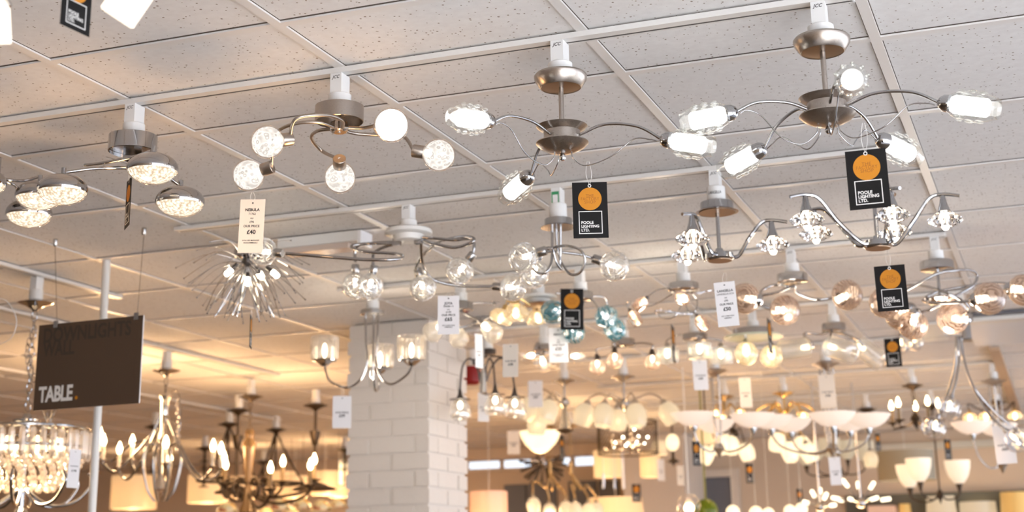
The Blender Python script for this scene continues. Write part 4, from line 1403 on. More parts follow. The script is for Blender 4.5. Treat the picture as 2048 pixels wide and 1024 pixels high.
bell_chandelier('bronze chandelier with glowing bell shades directly under the six white bowls', 1672, 838, 7,
    [(1632, 902, -.05), (1660, 896, -.2), (1694, 900, .2), (1728, 902, .0), (1612, 912, .2)], 950, mats={'shade': FROST})

# chain pendant with candle bulbs, right of the bowls
F = Fix('chain_pendant', 'bronze chain pendant with a cluster of small lit bulbs behind the crystal ball pendant', 'pendant light', 1822, 743, 5, 'cup', BRONZE, 1.1, 1.0)
d1 = drop(F, 836)
chain(F, F.z - .001, CEIL - d1 + .04, BRONZE, .008)
F.lathe('hub', [(0, .035), (.01, .03), (.03, .0), (.008, -.05), (0, -.06)], BRONZE, F.P(0, 0, d1), seg=16)
for i in range(5):
    th = i * 72 + 20
    o = F.pol(.14, th, d1 + .02)
    uparm(F, th, .14, d1, d1 + .05, d1 + .055, .005, BRONZE)
    F.lamp('darkcandle', o, (0, 0, 1), .8)

# brass flower chandelier
F = Fix('brass_chandelier', 'polished brass chandelier with scrolled arms between the tan tags', 'chandelier', 1565, 765, 5, 'cup', GOLD, 1.2, 1.0)
d1 = drop(F, 828)
F.rod('stem', CEIL - d1, F.z, .010, GOLD)
for i in range(6):
    th = i * 60 + 12
    F.tube('arm', [F.pol(.02, th, d1 - .01), F.pol(.08, th, d1 - .06), F.pol(.16, th, d1 - .03), F.pol(.185, th, d1 + .03), F.pol(.20, th, d1 + .005)], .0065, GOLD)
    F.lamp('petal', F.pol(.20, th, d1 - .005), (0, 0, -1), .7, mats={'bulb': B_FAR})
F = Fix('brass_chandelier', 'smaller brass chandelier behind the two long rods of the bowl chandelier', 'chandelier', 1447, 773, 5, 'cup', BRASS, 1.1, 1.0)
d1 = drop(F, 822)
F.rod('stem', CEIL - d1, F.z, .010, BRASS)
for i in range(5):
    th = i * 72 + 40
    F.tube('arm', [F.pol(.02, th, d1 - .01), F.pol(.05, th, d1 - .04), F.pol(.10, th, d1 + .01), F.pol(.125, th, d1 - .005)], .006, BRASS)
    F.lamp('petal', F.pol(.125, th, d1 - .012), (0, 0, -1), .65, mats={'bulb': B_FAR})

# small fittings with canopies only just in view
F = Fix('hook_pendant', 'pendant light with pale glass shades on a hooked bar at the far east end', 'pendant light', 1990, 775, 6, 'cup', BRONZE, 1.1, 1.0)
for (x, y, dy) in ((1940, 836, -.05), (1972, 834, .05), (2030, 832, .0)):
    c = F.px(x, y, dy)
    F.lamp('petal', c + V((0, 0, .05)), (0, 0, -1), .95, mats={'bulb': B_FAR})
    F.tube('arm', [V((F.X, F.Y, F.z)), V(((F.X + c.x) / 2, (F.Y + c.y) / 2, F.z - .02)), V((c.x, c.y, max(c.z + .09, F.z - .03))), c + V((0, 0, .05))], .005, BRONZE)
F = Fix('bronze_pendant', 'small bronze ceiling pendant above the six white bowls', 'pendant light', 1731, 792, 6, 'cup', BRONZE, 1.2, 1.1)
F.rod('stem', F.z - .22, F.z, .006, BRONZE)
F.lamp('tulip', V((F.X, F.Y, F.z - .2205)), (0, 0, -1), .8)

# lattice drum with crystals
F = Fix('lattice_drum_pendant', 'glittering bronze mesh drum pendant with hanging crystals', 'pendant light', 1253, 833, 6, 'cup', BRONZE, 1.0, 1.0, Y=9.6)
c = F.px(1255, 876)
def drum_lattice(F, c, r, h, n=44):
    mb = MB()
    for i in range(n):
        for s_ in (1, -1):
            pts = []
            for k in range(7):
                a = 2 * PI * i / n + s_ * k / 6 * .9
                pts.append(c + V((r * math.cos(a), r * math.sin(a), h / 2 - h * k / 6)))
            mb.tube(pts, .0016, 4)
    for z in (h / 2, -h / 2):
        mb.tube([c + V((r * math.cos(2 * PI * k / 40), r * math.sin(2 * PI * k / 40), z)) for k in range(40)], .005, 6, True)
    return mb
link('lattice_shade', drum_lattice(F, c, .205, .215), BRONZE, F.t)
F.rod('stem', c.z - .02, F.z, .006, BRONZE)
rs = random.Random(4)
for i in range(42):
    a, q = rs.uniform(0, 2 * PI), .16 * math.sqrt(rs.random())
    p = c + V((q * math.cos(a), q * math.sin(a), rs.uniform(-.09, .11)))
    mb = MB(); mb.ball(p, .012, 6, 4); mb.flat = True
    link('crystal_drop', mb, CRYSTALP, F.t)
for i in range(14):
    a = i * 2.4; q = .05 + .008 * i
    p = c + V((q * math.cos(a), q * math.sin(a), rs.uniform(-.06, .08)))
    mb = MB(); mb.ball(p, .008, 8, 6); link('bulb', mb, B_MID, F.t)  # tiny lit balls added to make the crystals sparkle

def drum_pendant(label, cx, cy, w, h, Y, mat=FABRIC, taper=1.0, name='drum_pendant', cord=WHITEP, group=None, seg=36):
    c = onY(cx, cy, Y); k = mpp(c)
    r, hh = w * k / 2, h * k
    t = thing(name, label, 'pendant light', (c.x, c.y, CEIL), group)
    link('shade', lz([(r * taper, hh / 2), (r, -hh / 2), (r * .985, -hh / 2), (r * taper * .985, hh / 2)], seg), mat, t, at(c))
    mb = MB(); mb.ball(c + V((0, 0, -.01)), min(.03, hh * .25), 10, 8, (1, 1, 1.3)); link('bulb', mb, B_FAR, t)
    mb = MB(); mb.tube([c + V((0, 0, .03)), V((c.x, c.y, CEIL - .0005))], .002, 6); link('cord', mb, cord, t)
    return t
drum_pendant('cream fabric drum pendant under the glittering mesh drum', 1215, 928, 56, 52, 10.5)
drum_pendant('cream fabric drum pendant beside the pale pier', 1300, 928, 40, 52, 10.6)
drum_pendant('small lit cream shade between the mesh drum and the globe sconce', 1318, 896, 34, 28, 10.8, FROST, .75)
drum_pendant('wide pale pleated lampshade at the bottom edge under the drum pendants', 1232, 1022, 116, 52, 10.9, FABRIC, .9)
drum_pendant('pale pink drum shade beside the column foot', 978, 1016, 74, 64, 9.0, FABRICP, 1.0)
drum_pendant('grey woven drum shade behind the three white bell shades', 1812, 932, 112, 58, 10.6, GREYMESH, 1.0)
F_ = onY(1246, 930, 10.0)
t = thing('glass_rod_pendant', 'pale glass rod pendant hanging through the mesh drum pendants', 'pendant light', (F_.x, F_.y, CEIL))
mb = MB(); mb.tube([onY(1247, 978, 10.0), onY(1244, 905, 10.0)], .012, 10); link('glass_rod', mb, pbr('pale_glass_rod', (.75, .76, .82), .1, 0, .6), t)
a_ = onY(1244, 905, 10.0); mb = MB(); mb.tube([a_ + V((0, 0, .0005)), V((a_.x, a_.y, CEIL - .0005))], .004, 6); link('cord', mb, WHITEP, t)
for (x, y0, y1) in ((1207, 947, 977), (1229, 953, 977)):
    p0, p1 = onY(x, y1, 10.3), onY(x, y0, 10.3)
    t = thing('crystal_drop_pendant', 'brighter bluish crystal stick hanging below the cream drum pendant' if x < 1215 else 'dimmer crystal stick hanging beside the pale glass rod pendant', 'pendant light', (p1.x, p1.y, CEIL))
    mb = MB(); mb.tube([p0, p1], .010, 6); mb.flat = True; link('crystal_stick', mb, pbr('bluish_crystal', (.6, .7, .9), .1, .2), t)
    mb = MB(); mb.tube([p1 + V((0, 0, .0005)), V((p1.x, p1.y, CEIL - .0005))], .003, 6); link('cord', mb, WHITEP, t)

# alabaster uplighter bowl on three rods
c = onY(1080, 868, 9.4)
t = thing('bowl_pendant', 'glowing cream bowl pendant held by three dark rods right of the column', 'pendant light', (c.x, c.y, CEIL))
k = mpp(c)
r = 41 * k
link('shade', lz([(0, -.125), (.03, -.124), (r * .42, -.108), (r * .72, -.070), (r * .92, -.022), (r, .018), (r * .985, .018), (r * .9, -.02), (r * .7, -.064), (r * .4, -.101), (0, -.117)], 36), FROSTH, t, at(c))
top = V((c.x, c.y, CEIL - .16))
for i in range(3):
    a = i * 2 * PI / 3 + .7
    mb = MB(); mb.tube([c + V((r * 1.015 * math.cos(a), r * 1.015 * math.sin(a), -.01)), top], .005, 6); link('rod', mb, BRONZE, t)
mb = MB(); mb.lathe([(0, 0), (.05, 0), (.05, -.02), (.012, -.03), (.012, -.16), (0, -.165)], at((c.x, c.y, CEIL - .0006)), 20); link('canopy', mb, BRONZE, t)
for a in (.4, 2.3, 4.2):
    mb = MB(); mb.ball(c + V((r * .5 * math.cos(a), r * .5 * math.sin(a), -.02)), .022, 10, 8); link('bulb', mb, B_FAR, t)

# spiky gunmetal star pendant
c = onY(1086, 926, 11.4)
t = thing('star_pendant', 'spiky gunmetal starburst pendant below the glowing cream bowl', 'pendant light', (c.x, c.y, CEIL))
mb = MB(); mb.ball(c, .04, 12, 8); link('hub', mb, CHROME, t)
rs = random.Random(9)
for i in range(26):
    th, el = i * 137.5, R(20 - 80 * (i + .5) / 26)
    d = V((math.cos(R(th)) * math.cos(el), math.sin(R(th)) * math.cos(el), math.sin(el)))
    mb = MB(); mb.tube([c + d * .041, c + d * .20], [.004, .012], 8); link('ray', mb, DARKMETAL, t)
for i in range(5):
    a = i * 1.257; d = V((math.cos(a), math.sin(a), .25)).normalized()
    mb = MB(); mb.ball(c + d * .085, .018, 8, 6); link('bulb', mb, pbr('unlit_silver_bulb', (.8, .82, .9), .1, .7), t)
mb = MB(); mb.tube([c + V((0, 0, .041)), V((c.x, c.y, CEIL - .0005))], .005, 6); link('rod', mb, DARKMETAL, t)

# glass dome pendants on gooseneck arms at the column
def dome_lamp(F, o, s=1.0):
    M = aim(o, (0, 0, -1)) @ Matrix.Diagonal((s, s, s, 1))
    link('lamp_cap', lib('domecap', lambda: lz([(0, 0), (.006, 0), (.012, .03), (.020, .045), (.052, .05), (.052, .053), (0, .053)], 20)), DARKMETAL, F.t, M)
    g = link('shade', lib('domeglass', lambda: lz([(.02, .054), (.042, .07), (.052, .10), (.058, .125), (.05, .145), (.03, .155)], 26)), lib('domemat', lambda: thin_glass('ribbed_dome_glass', (.95, .94, .92), .85, .28, .04, (.95, .92, .86), .22)), F.t, M)
    link('bulb', lib('domebulb', lambda: lz(ellip(.013, .060, .100, 8), 12)), B_MID, g, M)
F = Fix('gooseneck_chandelier', 'dark metal gooseneck chandelier with ribbed clear domes against the brick column', 'chandelier', 966, 700, None, None, None, Y=6.15, adapter=False)
F.lathe('canopy', CANOPY['cap'], CHROME, V((F.X, F.Y, F.z)))
zb = CEIL - drop(F, 768)
F.rod('stem', zb, F.z - .033, .006, SATIN)
F.lathe('hub', [(0, .05), (.016, .045), (.018, -.05), (0, -.06)], SATIN, V((F.X, F.Y, zb + .01)), seg=16)
for (x, y, dy) in ((920, 778, -.06), (990, 768, .0), (1029, 774, .03)):
    o = F.px(x, y, dy)
    v = o - V((F.X, F.Y, o.z)); th = math.degrees(math.atan2(v.y, v.x)); r_ = math.hypot(v.x, v.y)
    dh = drop(F, 768)
    F.tube('arm', [F.pol(.016, th, dh - .01), F.pol(r_ * .25, th, dh - .07), F.pol(r_ * .55, th, dh - .115), F.pol(r_ * .88, th, dh - .08), F.pol(r_, th, CEIL - o.z + .002)], .0045, DARKMETAL)
    dome_lamp(F, o, .92)

# antler-armed bronze chandeliers at the bottom
for (label, px, py, k, lamps) in (
    ('antler-armed bronze chandelier with cream bell shades in front of the slate panels', 1098, 850, 6, [(1066, 1004, -.1), (1098, 1016, .1), (1131, 1012, .0)]),
    ('branching bronze chandelier with cream bell shades nearer the pleated lampshade', 1139, 846, 6, [(1150, 1014, -.12), (1176, 1016, .02), (1192, 1014, .14)])):
    F = Fix('antler_chandelier', label, 'chandelier', px, py, k, 'cup', BRASS, 1.0, 1.0)
    d1 = drop(F, 930)
    chain(F, F.z - .001, CEIL - d1 + .03, BRASS, .008)
    F.lathe('hub', [(0, .03), (.014, .025), (.018, -.06), (0, -.07)], BRASS, F.P(0, 0, d1), seg=14)
    for (x, y, dy) in lamps:
        o = F.px(x, y, dy) + V((0, 0, .05))
        F.tube('arm', [F.P(0, 0, d1 + .05), (F.P(0, 0, d1 + .12) * .6 + o * .4) + V((.02, 0, 0)), (F.P(0, 0, d1 + .10) * .25 + o * .75) + V((-.02, 0, .07)), o + V((0, 0, .03)), o], [.008] * 1 and .007, BRASS)
        F.lamp('tulip', o, (.05, 0, -1), .8)

# twin globe sconce-like pendant beside the pale pier
c = onY(1345, 885, 10.4)
t = thing('globe_pendant', 'single lit egg-shaped globe on a dark stem in front of the pale pier', 'pendant light', (c.x, c.y, CEIL))
k = mpp(c)
link('globe', lz(ellip(13.5 * k, -17 * k, 17 * k, 14), 26), FROSTH, t, at(c))
mb = MB(); mb.tube([c + V((0, 0, 17.2 * k)), V((c.x, c.y, CEIL - .0005))], .007, 8); link('stem', mb, BRONZE, t)
mb = MB(); mb.lathe([(0, 0), (.01, 0), (.012, -.05), (.05, -.075), (.012, -.085), (0, -.11)], at(c - V((0, 0, 17.3 * k))), 12); link('finial', mb, BRONZE, t)
c = onY(1412, 872, 9.1)
t = thing('cone_pendant', 'unlit cream cone pendant partly behind the first white bowl', 'pendant light', (c.x, c.y, CEIL)); k = mpp(c)
link('shade', lz([(.02, 22 * k), (.05, 20 * k), (30 * k, -16 * k), (29 * k, -16 * k), (.045, 18 * k)], 32), frosted('glowing_cream_cone', (.80, .72, .56), (1, .8, .5), .18), t, at(c))  # faint glow put into the cone's colour, it holds no bulb
mb = MB(); mb.tube([c + V((0, 0, 21 * k)), V((c.x, c.y, CEIL - .0005))], .005, 8); link('stem', mb, BRONZE, t)

# green ball and clear ball at the bottom edge
c = onY(1412, 1022, 8.6); k = mpp(c)
t = thing('green_ball_pendant', 'round lime green ball lampshade at the bottom edge', 'pendant light', (c.x, c.y, CEIL))
mb = MB(); mb.ball(c, 24 * k, 28, 18); link('shade', mb, pbr('lime_green_glass', (.085, .13, .002), .3, 0, .5, (.2, .28, .0), .06), t)
mb = MB(); mb.tube([c + V((0, 0, 24.2 * k)), V((c.x, c.y, CEIL - .0005))], .006, 8); link('cord', mb, pbr('olive_cord', (.26, .25, .06), .6), t)
c = onY(1378, 1012, 8.2); k = mpp(c)
t = thing('clear_ball_pendant', 'clear glass ball pendant with a lit bulb beside the green ball', 'pendant light', (c.x, c.y, CEIL))
mb = MB(); mb.ball(c, 24 * k, 24, 16); g = link('globe', mb, GLASS, t)
mb = MB(); mb.ball(c + V((0, 0, -.012)), .028, 12, 8); link('bulb', mb, B_FAR, g)
mb = MB(); mb.tube([c + V((0, 0, 24.2 * k)), V((c.x, c.y, CEIL - .0005))], .004, 8); link('cord', mb, WHITEP, t)

# sputnik of lit sticks
def sputnik(label, cx, cy, Y, sticks, rr, stem=True):
    c = onY(cx, cy, Y)
    t = thing('sputnik_pendant', label, 'pendant light', (c.x, c.y, CEIL))
    mb = MB(); mb.ball(c, .03, 14, 10); link('hub', mb, CHROME, t)
    mb = MB(); mb.tube([c + V((0, 0, .0302)), V((c.x, c.y, CEIL - .0005))], .006, 8); link('stem', mb, SATIN, t)
    for (x, y, dy) in sticks:
        e = onY(x, y, Y + dy); d = (e - c).normalized(); L_ = (e - c).length
        mb = MB(); mb.tube([c + d * .031, c + d * (L_ - .045)], .0045, 8); a = link('arm', mb, CHROME, t)
        mb = MB(); mb.lathe([(0, 0), (.010, 0), (.012, .004), (.012, .056), (.010, .06), (0, .06)], aim(c + d * (L_ - .044), d), 12); link('lit_stick', mb, emis('lit_stick_lamp', (1, .84, .58), 2.4) if 'lit_stick_lamp' not in bpy.data.materials else bpy.data.materials['lit_stick_lamp'], a)
    return t
sputnik('chrome sputnik pendant with lit stick lamps over the bottom edge', 1722, 1006, 9.4,
    [(1688, 963, -.1), (1716, 968, .15), (1746, 968, .1), (1700, 998, -.25), (1752, 996, -.1), (1776, 998, .05), (1668, 996, .1), (1742, 1000, .2), (1680, 1000, .25)], .2)
sputnik('sparkling chrome stick pendant low beside the narrow orange-black tag', 1640, 1014, 9.2,
    [(1625, 985, .1), (1652, 990, -.1), (1610, 1004, .15), (1668, 1010, -.15), (1640, 980, .2)], .2)

# glass globes along the bottom edge
i = 0
for (x, y, w, nm) in ((1466, 1024, 24, 'first'), (1512, 1026, 24, 'second'), (1537, 1028, 22, 'third'), (1580, 1022, 22, 'fourth'), (1603, 1018, 22, 'fifth')):
    c = onY(x, y, 8.2 + .05 * i); k = mpp(c)
    t = thing('glass_globe_pendant', '%s of the lit frosted globe pendants along the bottom edge, counted from the green ball' % nm, 'pendant light', (c.x, c.y, CEIL), 'lit globe pendants along the bottom edge')
    mb = MB(); mb.ball(c, w / 2 * k * 1.15, 20, 14); link('globe', mb, FROSTH, t)
    mb = MB(); mb.tube([c + V((0, 0, w / 2 * k * 1.16)), V((c.x, c.y, CEIL - .0005))], .0015, 6); link('cord', mb, CANDLE, t)
    i += 1

# ------------------------------------------------------------------ display cabinet and shaded lamps along the back wall, east side
def wall_shade(label, cx, cy, w, h, mat, Y=12.8, taper=.9, name='wall_lamp'):
    c = onY(cx, cy, Y); k = mpp(c)
    r, hh = w * k / 2, h * k
    t = thing(name, label, 'wall lamp', (c.x, YB - .062, c.z))
    link('shade', lz([(r * taper, hh / 2), (r, -hh / 2), (r * .98, -hh / 2), (r * taper * .98, hh / 2)], 28), mat, t, at(c))
    mb = MB(); mb.ball(c, .032, 10, 8); link('bulb', mb, B_FAR, t)
    mb = MB(); mb.tube([c + V((0, 0, -.034)), V((c.x, (c.y + YB) / 2, c.z - .04)), V((c.x, YB - .0625, c.z - .02))], .006, 6); link('arm', mb, BRASS, t)
    return t
GILT = pbr('textured_gold_shade', (.55, .36, .12), .35, .3, .5, (1, .6, .2), .25)
wall_shade('large cream half-round wall lamp on the grey-green band', 1882, 1012, 60, 38, FROST, 12.75)
wall_shade('long amber wall lamp on the grey-green band, next along from the cream one', 1956, 1018, 72, 28, FROST, 12.8, .97)
wall_shade('gold textured wall lamp at the far east corner', 2032, 1010, 62, 50, GILT, 12.72)
wall_shade('small gilt wall lamp beside the pale blank box', 1810, 1018, 24, 20, GILT, 12.8)
x0, x1, z0, z1 = px_rect(1735, 1012, 1792, 1060, 12.7)
t = tagthing(link('wall_display_box', MB().box((x0, 12.7, z0), (x1, YB - .0605, z1)), FABRICP), 'pale pink display box low behind the stick pendant', 'wall lamp')  # display box without a lamp, a faint glow put into its colour

# ceiling troffer at the right
a, c = onZ(1932, 640, .0), onZ(2046, 688, .0)
T0 = thing('troffer_light', 'unlit white recessed ceiling panel with a dark slot behind the ringed light', 'ceiling panel', (-.2, 7.4, CEIL))
mb = MB(); mb.box((-.36, 7.22, CEIL - .020), (.9, 8.0, CEIL - .0006)); link('panel', mb, pbr('pale_panel', (.80, .82, .86), .35), T0)
mb = MB(); mb.box((-.36, 7.03, CEIL - .010), (.9, 7.10, CEIL - .0006)); link('dark_slot', mb, pbr('dark_louvre', (.12, .13, .16), .5), T0)
mb = MB(); mb.box((-.36, 7.105, CEIL - .028), (.9, 7.215, CEIL - .0006)); link('panel_rim', mb, WHITEM, T0)
T1 = thing('ceiling_panel_light', 'small square white ceiling panel beside the ringed light', 'ceiling panel', (-.56, 7.4, CEIL))
mb = MB(); mb.box((-.66, 7.2, CEIL - .012), (-.48, 7.75, CEIL - .0006)); link('panel', mb, WHITEM, T1)
mb = MB(); mb.box((-.30, 8.2, CEIL - .02), (-.245, 11.6, CEIL - .0006))
link('trim_11', mb, pbr('tan_trunking', (.55, .40, .27), .6), kind='structure')
# red alarm sounder
c = onY(944, 756, 7.0); k = mpp(c)
t = thing('alarm_sounder', 'red fire alarm sounder beyond the column edge', 'alarm', (c.x, c.y, CEIL))
link('sounder', lz([(0, .06), (.042, .058), (.048, .03), (.044, -.02), (.03, -.035), (0, -.035)], 24), pbr('red_plastic', (.26, .010, .014), .4), t, at(c))
mb = MB(); mb.lathe([(0, 0), (.03, 0), (.03, -(CEIL - c.z - .0607)), (0, -(CEIL - c.z - .0607))], at((c.x, c.y, CEIL - .0006)), 16); link('mount', mb, WHITEP, t)
# ------------------------------------------------------------------ west side: crystal drum, candle chandeliers, sign and pole
F = Fix('crystal_chandelier', 'large crystal drum chandelier of prism rods and bead strings behind the dark sign', 'chandelier', 75, 548, Y=4.47, canopy='cup', cmat=CHROME, cs=1.15)
dtop = drop(F, 832)
chain(F, F.z - .001, CEIL - dtop + .02, CHROME, .010)
# second loose loop of chain beside it
for i in range(9):
    p = F.px(68 - 14 * math.sin(i / 8 * PI), 660 + i * 12, -.02)
    M = at(p) @ Matrix.Rotation(PI / 2 * (i % 2), 4, 'Z')
    mb = MB(); mb.tube([M @ V((.010 * math.cos(2 * PI * k / 12), 0, .017 * math.sin(2 * PI * k / 12))) for k in range(12)], .002, 5, True); link('chain_link', mb, CHROME, F.t)
zt, zr0, zr1, zb = (CEIL - drop(F, y) for y in (836, 856, 912, 985))
F.lathe('top_cup', [(0, .02), (.012, .018), (.02, .0), (.05, -.006), (.05, -.012), (.014, -.016), (.012, -.05), (0, -.05)], CHROME, V((F.X, F.Y, zt)), seg=24)
for rr, z in ((.225, zr0 - .004), (.215, zr1 + .03)):
    mb = MB(); mb.tube([V((F.X + rr * math.cos(2 * PI * k / 48), F.Y + rr * math.sin(2 * PI * k / 48), z)) for k in range(48)], .006, 8, True); link('ring', mb, CHROME, F.t)
for i in range(6):
    th = i * 60 + 10
    mb = MB(); mb.tube([F.pol(.012, th, CEIL - zt + .02), F.pol(.22, th, CEIL - zr0 + .003)], .0035, 6); link('spoke', mb, CHROME, F.t)
PR = lz([(0, 0), (.010, -.006), (.013, -.02), (.013, -.088), (.008, -.102), (0, -.112)], 6, None, True)
for i in range(40):
    a = 2 * PI * i / 40
    q = .232 if i % 2 else .226
    link('prism_rod', PR, CRYSTALP, F.t, at((F.X + q * math.cos(a), F.Y + q * math.sin(a), zr0 - .012)) @ Matrix.Rotation(a, 4, 'Z'))
BD = lz(ellip(.0135, -.0135, .0135, 6), 8, None, True)
nb = 0
rest = MB()
beads = []
for r_ in range(8):
    z = zr1 - .002 - (zr1 - zb) * r_ / 8
    q = .205 * math.cos(r_ / 8 * 1.15)
    n = int(2 * PI * q / .040)
    for i in range(n):
        a = 2 * PI * (i + .5 * (r_ % 2)) / n
        beads.append(V((F.X + q * math.cos(a), F.Y + q * math.sin(a), z)))
beads.sort(key=lambda p: depth(p))
for p in beads[:100]:
    link('crystal_bead', BD, CRYSTALP, F.t, at(p))
for p in beads[100:]:
    rest.add([p + v.co for v in BD.vertices], [tuple(f.vertices) for f in BD.polygons])
rest.flat = True
o_ = link('bead_curtain', rest, CRYSTALP, F.t); o_['kind'] = 'stuff'
for i in range(8):
    th = i * 45 + 12
    p = F.pol(.13, th, CEIL - zr1 - .035)
    mb = MB(); mb.ball(p, .021, 10, 8, (1, 1, 1.5)); link('bulb', mb, B_SOFT, F.t)
for i in range(8):
    th = i * 45 + 30
    F.tube('arm', [F.pol(.02, th, CEIL - zb - .01), F.pol(.10, th, CEIL - zb + .045), F.pol(.19, th, CEIL - zb + .035), F.pol(.25, th, CEIL - zb - .03), F.pol(.235, th, CEIL - zb - .07)], .006, CHROME)
F.lathe('column', [(0, 0), (.012, 0), (.012, zb - zt + .0), (.03, zb - zt - .02), (0, zb - zt - .04)], CHROME, V((F.X, F.Y, zt - .0505)), seg=16)
c = F.px(98, 838, -.08)
link('prism_crown', lz([(.010, -.03), (.012, .0), (.028, .035), (.026, .035), (.008, 0)], 10, None, True), CRYSTAL, F.t, at(c))

# glass-armed candle chandelier
F = Fix('candle_chandelier', 'chrome and glass candle chandelier with lit candle bulbs behind the white pole', 'chandelier', 335, 697, Y=6.27, canopy='cup', cmat=CHROME, cs=1.2)
d0, d1, d2 = drop(F, 792), drop(F, 880), drop(F, 965)
chain(F, F.z - .001, CEIL - d0 + .01, DARKMETAL, .008)
F.lathe('column', [(0, .012), (.03, .010), (.036, .0), (.020, -.02), (.016, -.18), (.028, -.22), (.014, -.26), (.020, -.40), (.03, -.46), (0, -.50)], pbr('chromed_glass_column', (.85, .80, .74), .08, .85), F.P(0, 0, d0), seg=18)
for (x, y, dy) in ((205, 905, -.1), (237, 921, .02), (263, 905, .18), (330, 912, -.34), (338, 938, .34), (425, 918, -.14), (441, 922, .10), (198, 888, .22)):
    o = F.px(x, y + 16, dy)
    v = o - V((F.X, F.Y, o.z)); th = math.degrees(math.atan2(v.y, v.x)); r_ = math.hypot(v.x, v.y)
    F.lamp('candle', o, (0, 0, 1), .86)
    de = CEIL - o.z + .011
    F.tube('arm', [F.pol(.02, th, d0 + .10), F.pol(r_ * .22, th, d0 + .20), F.pol(r_ * .5, th, de - .03), F.pol(r_ * .78, th, de + .045), F.pol(r_, th, de)], .0065, CHROME)
for i in range(8):
    th = i * 45 + 8
    F.tube('scroll', [F.pol(.024, th, d1 + .04), F.pol(.07, th, d1 + .02), F.pol(.10, th, d1 + .10), F.pol(.07, th, d1 + .24), F.pol(.03, th, d1 + .30)], .005, CHROME)
for i in range(12):
    p = F.px(358 - 3 * (i % 2), 800 + i * 9, -.02)
    link('crystal_bead', BD, CRYSTAL, F.t, at(p, .8))
F.tube('crystal_garland', [F.px(340, 785, -.02), F.px(353, 782, -.02), F.px(360, 800, -.02), F.px(360, 850, -.02), F.px(350, 885, -.02)], .003, CHROME)

# amber column chandelier
F = Fix('amber_chandelier', 'amber glass column chandelier on a bronze chain with scrolled arms', 'chandelier', 503, 752, Y=7.42, canopy='cup', cmat=BRONZE, cs=1.25)
d0 = drop(F, 862)
chain(F, F.z - .001, CEIL - d0, BRONZE, .010)
F.lathe('column', [(0, .012), (.018, .010), (.028, -.01), (.022, -.04), (.040, -.075), (.034, -.11), (.030, -.16), (.016, -.30), (.030, -.40), (.05, -.46), (0, -.50)], AMBERG, F.P(0, 0, d0), seg=18)
for (x, y, dy) in ((450, 956, -.05), (447, 940, .2), (540, 965, -.3), (565, 950, .05), (628, 946, .12), (620, 958, -.05)):
    o = F.px(x, y + 14, dy)
    v = o - V((F.X, F.Y, o.z)); th = math.degrees(math.atan2(v.y, v.x)); r_ = math.hypot(v.x, v.y)
    F.lamp('darkcandle', o, (0, 0, 1), .92)
    de = CEIL - o.z + .028
    uparm(F, th, r_, d0 + .36, de + .06, de, .009, BRONZE, .03)
for i in range(6):
    th = i * 60 + 25
    F.tube('scroll', [F.pol(.03, th, d0 + .30), F.pol(.10, th, d0 + .27), F.pol(.15, th, d0 + .32), F.pol(.12, th, d0 + .38), F.pol(.09, th, d0 + .34)], .008, BRONZE)

# dark iron pendants on cone canopies, behind
def iron(label, px, py, Y, kind, sh=None):
    F = Fix('iron_pendant', label, 'pendant light', px, py, Y=Y, canopy='cup', cmat=BRONZE, cs=1.35)
    if kind == 'rod':
        F.rod('stem', F.z - .42, F.z + .0, .009, BRONZE)
        F.lathe('stem_collar', [(0, .03), (.035, .025), (.03, -.005), (.02, -.05), (.014, -.06), (0, -.06)], BRONZE, V((F.X, F.Y, F.z - .15)), seg=18)
        F.lathe('lower_frame', [(0, 0), (.02, -.01), (.13, -.05), (.135, -.06), (.02, -.03), (0, -.03)], BRONZE, V((F.X, F.Y, F.z - .42)), seg=18)
    elif kind == 'tripod':
        for th in (20, 140, 260):
            F.tube('arm', [F.pol(.012, th, CEIL - F.z + .0), F.pol(.09, th, CEIL - F.z + .16), F.pol(.20, th, CEIL - F.z + .34)], .007, BRONZE)
        mb = MB(); mb.tube([F.pol(.20, k * 9, CEIL - F.z + .345) for k in range(40)], .010, 8, True); link('ring', mb, BRONZE, F.t)
        F.rod('stem', F.z - .25, F.z, .007, BRONZE)
    else:
        F.rod('stem', F.z - .26, F.z, .012, BRONZE)
        for z in (.06, .12, .26):
            mb = MB(); mb.lathe([(0, .01), (.03, .006), (.045, -.006), (0, -.01)], at((F.X, F.Y, F.z - z - .012)), 14); link('collar', mb, BRONZE, F.t)
    return F
iron('dark iron rod pendant with a stacked collar beside the brick column', 632, 786, 8.0, 'rod')
iron('dark iron tripod pendant behind the amber glass column', 553, 838, 9.2, 'tripod')
iron('dark iron pendant rod with cone canopy just beside the amber column', 478, 797, 8.0, 'rod')
iron('dark iron tripod pendant with cone canopy beside the tall candle bulbs', 459, 826, 8.7, 'tripod')
iron('short dark iron pendant above the pair of tall candle bulbs', 411, 878, 10.2, 'short')
iron('dark iron pendant low behind the amber column chandelier', 528, 890, 11.7, 'short')
iron('dark iron pendant half hidden at the brick column edge', 690, 880, 10.9, 'short')
iron('small dark iron pendant beyond the glass-armed candle chandelier', 312, 832, 8.6, 'short')

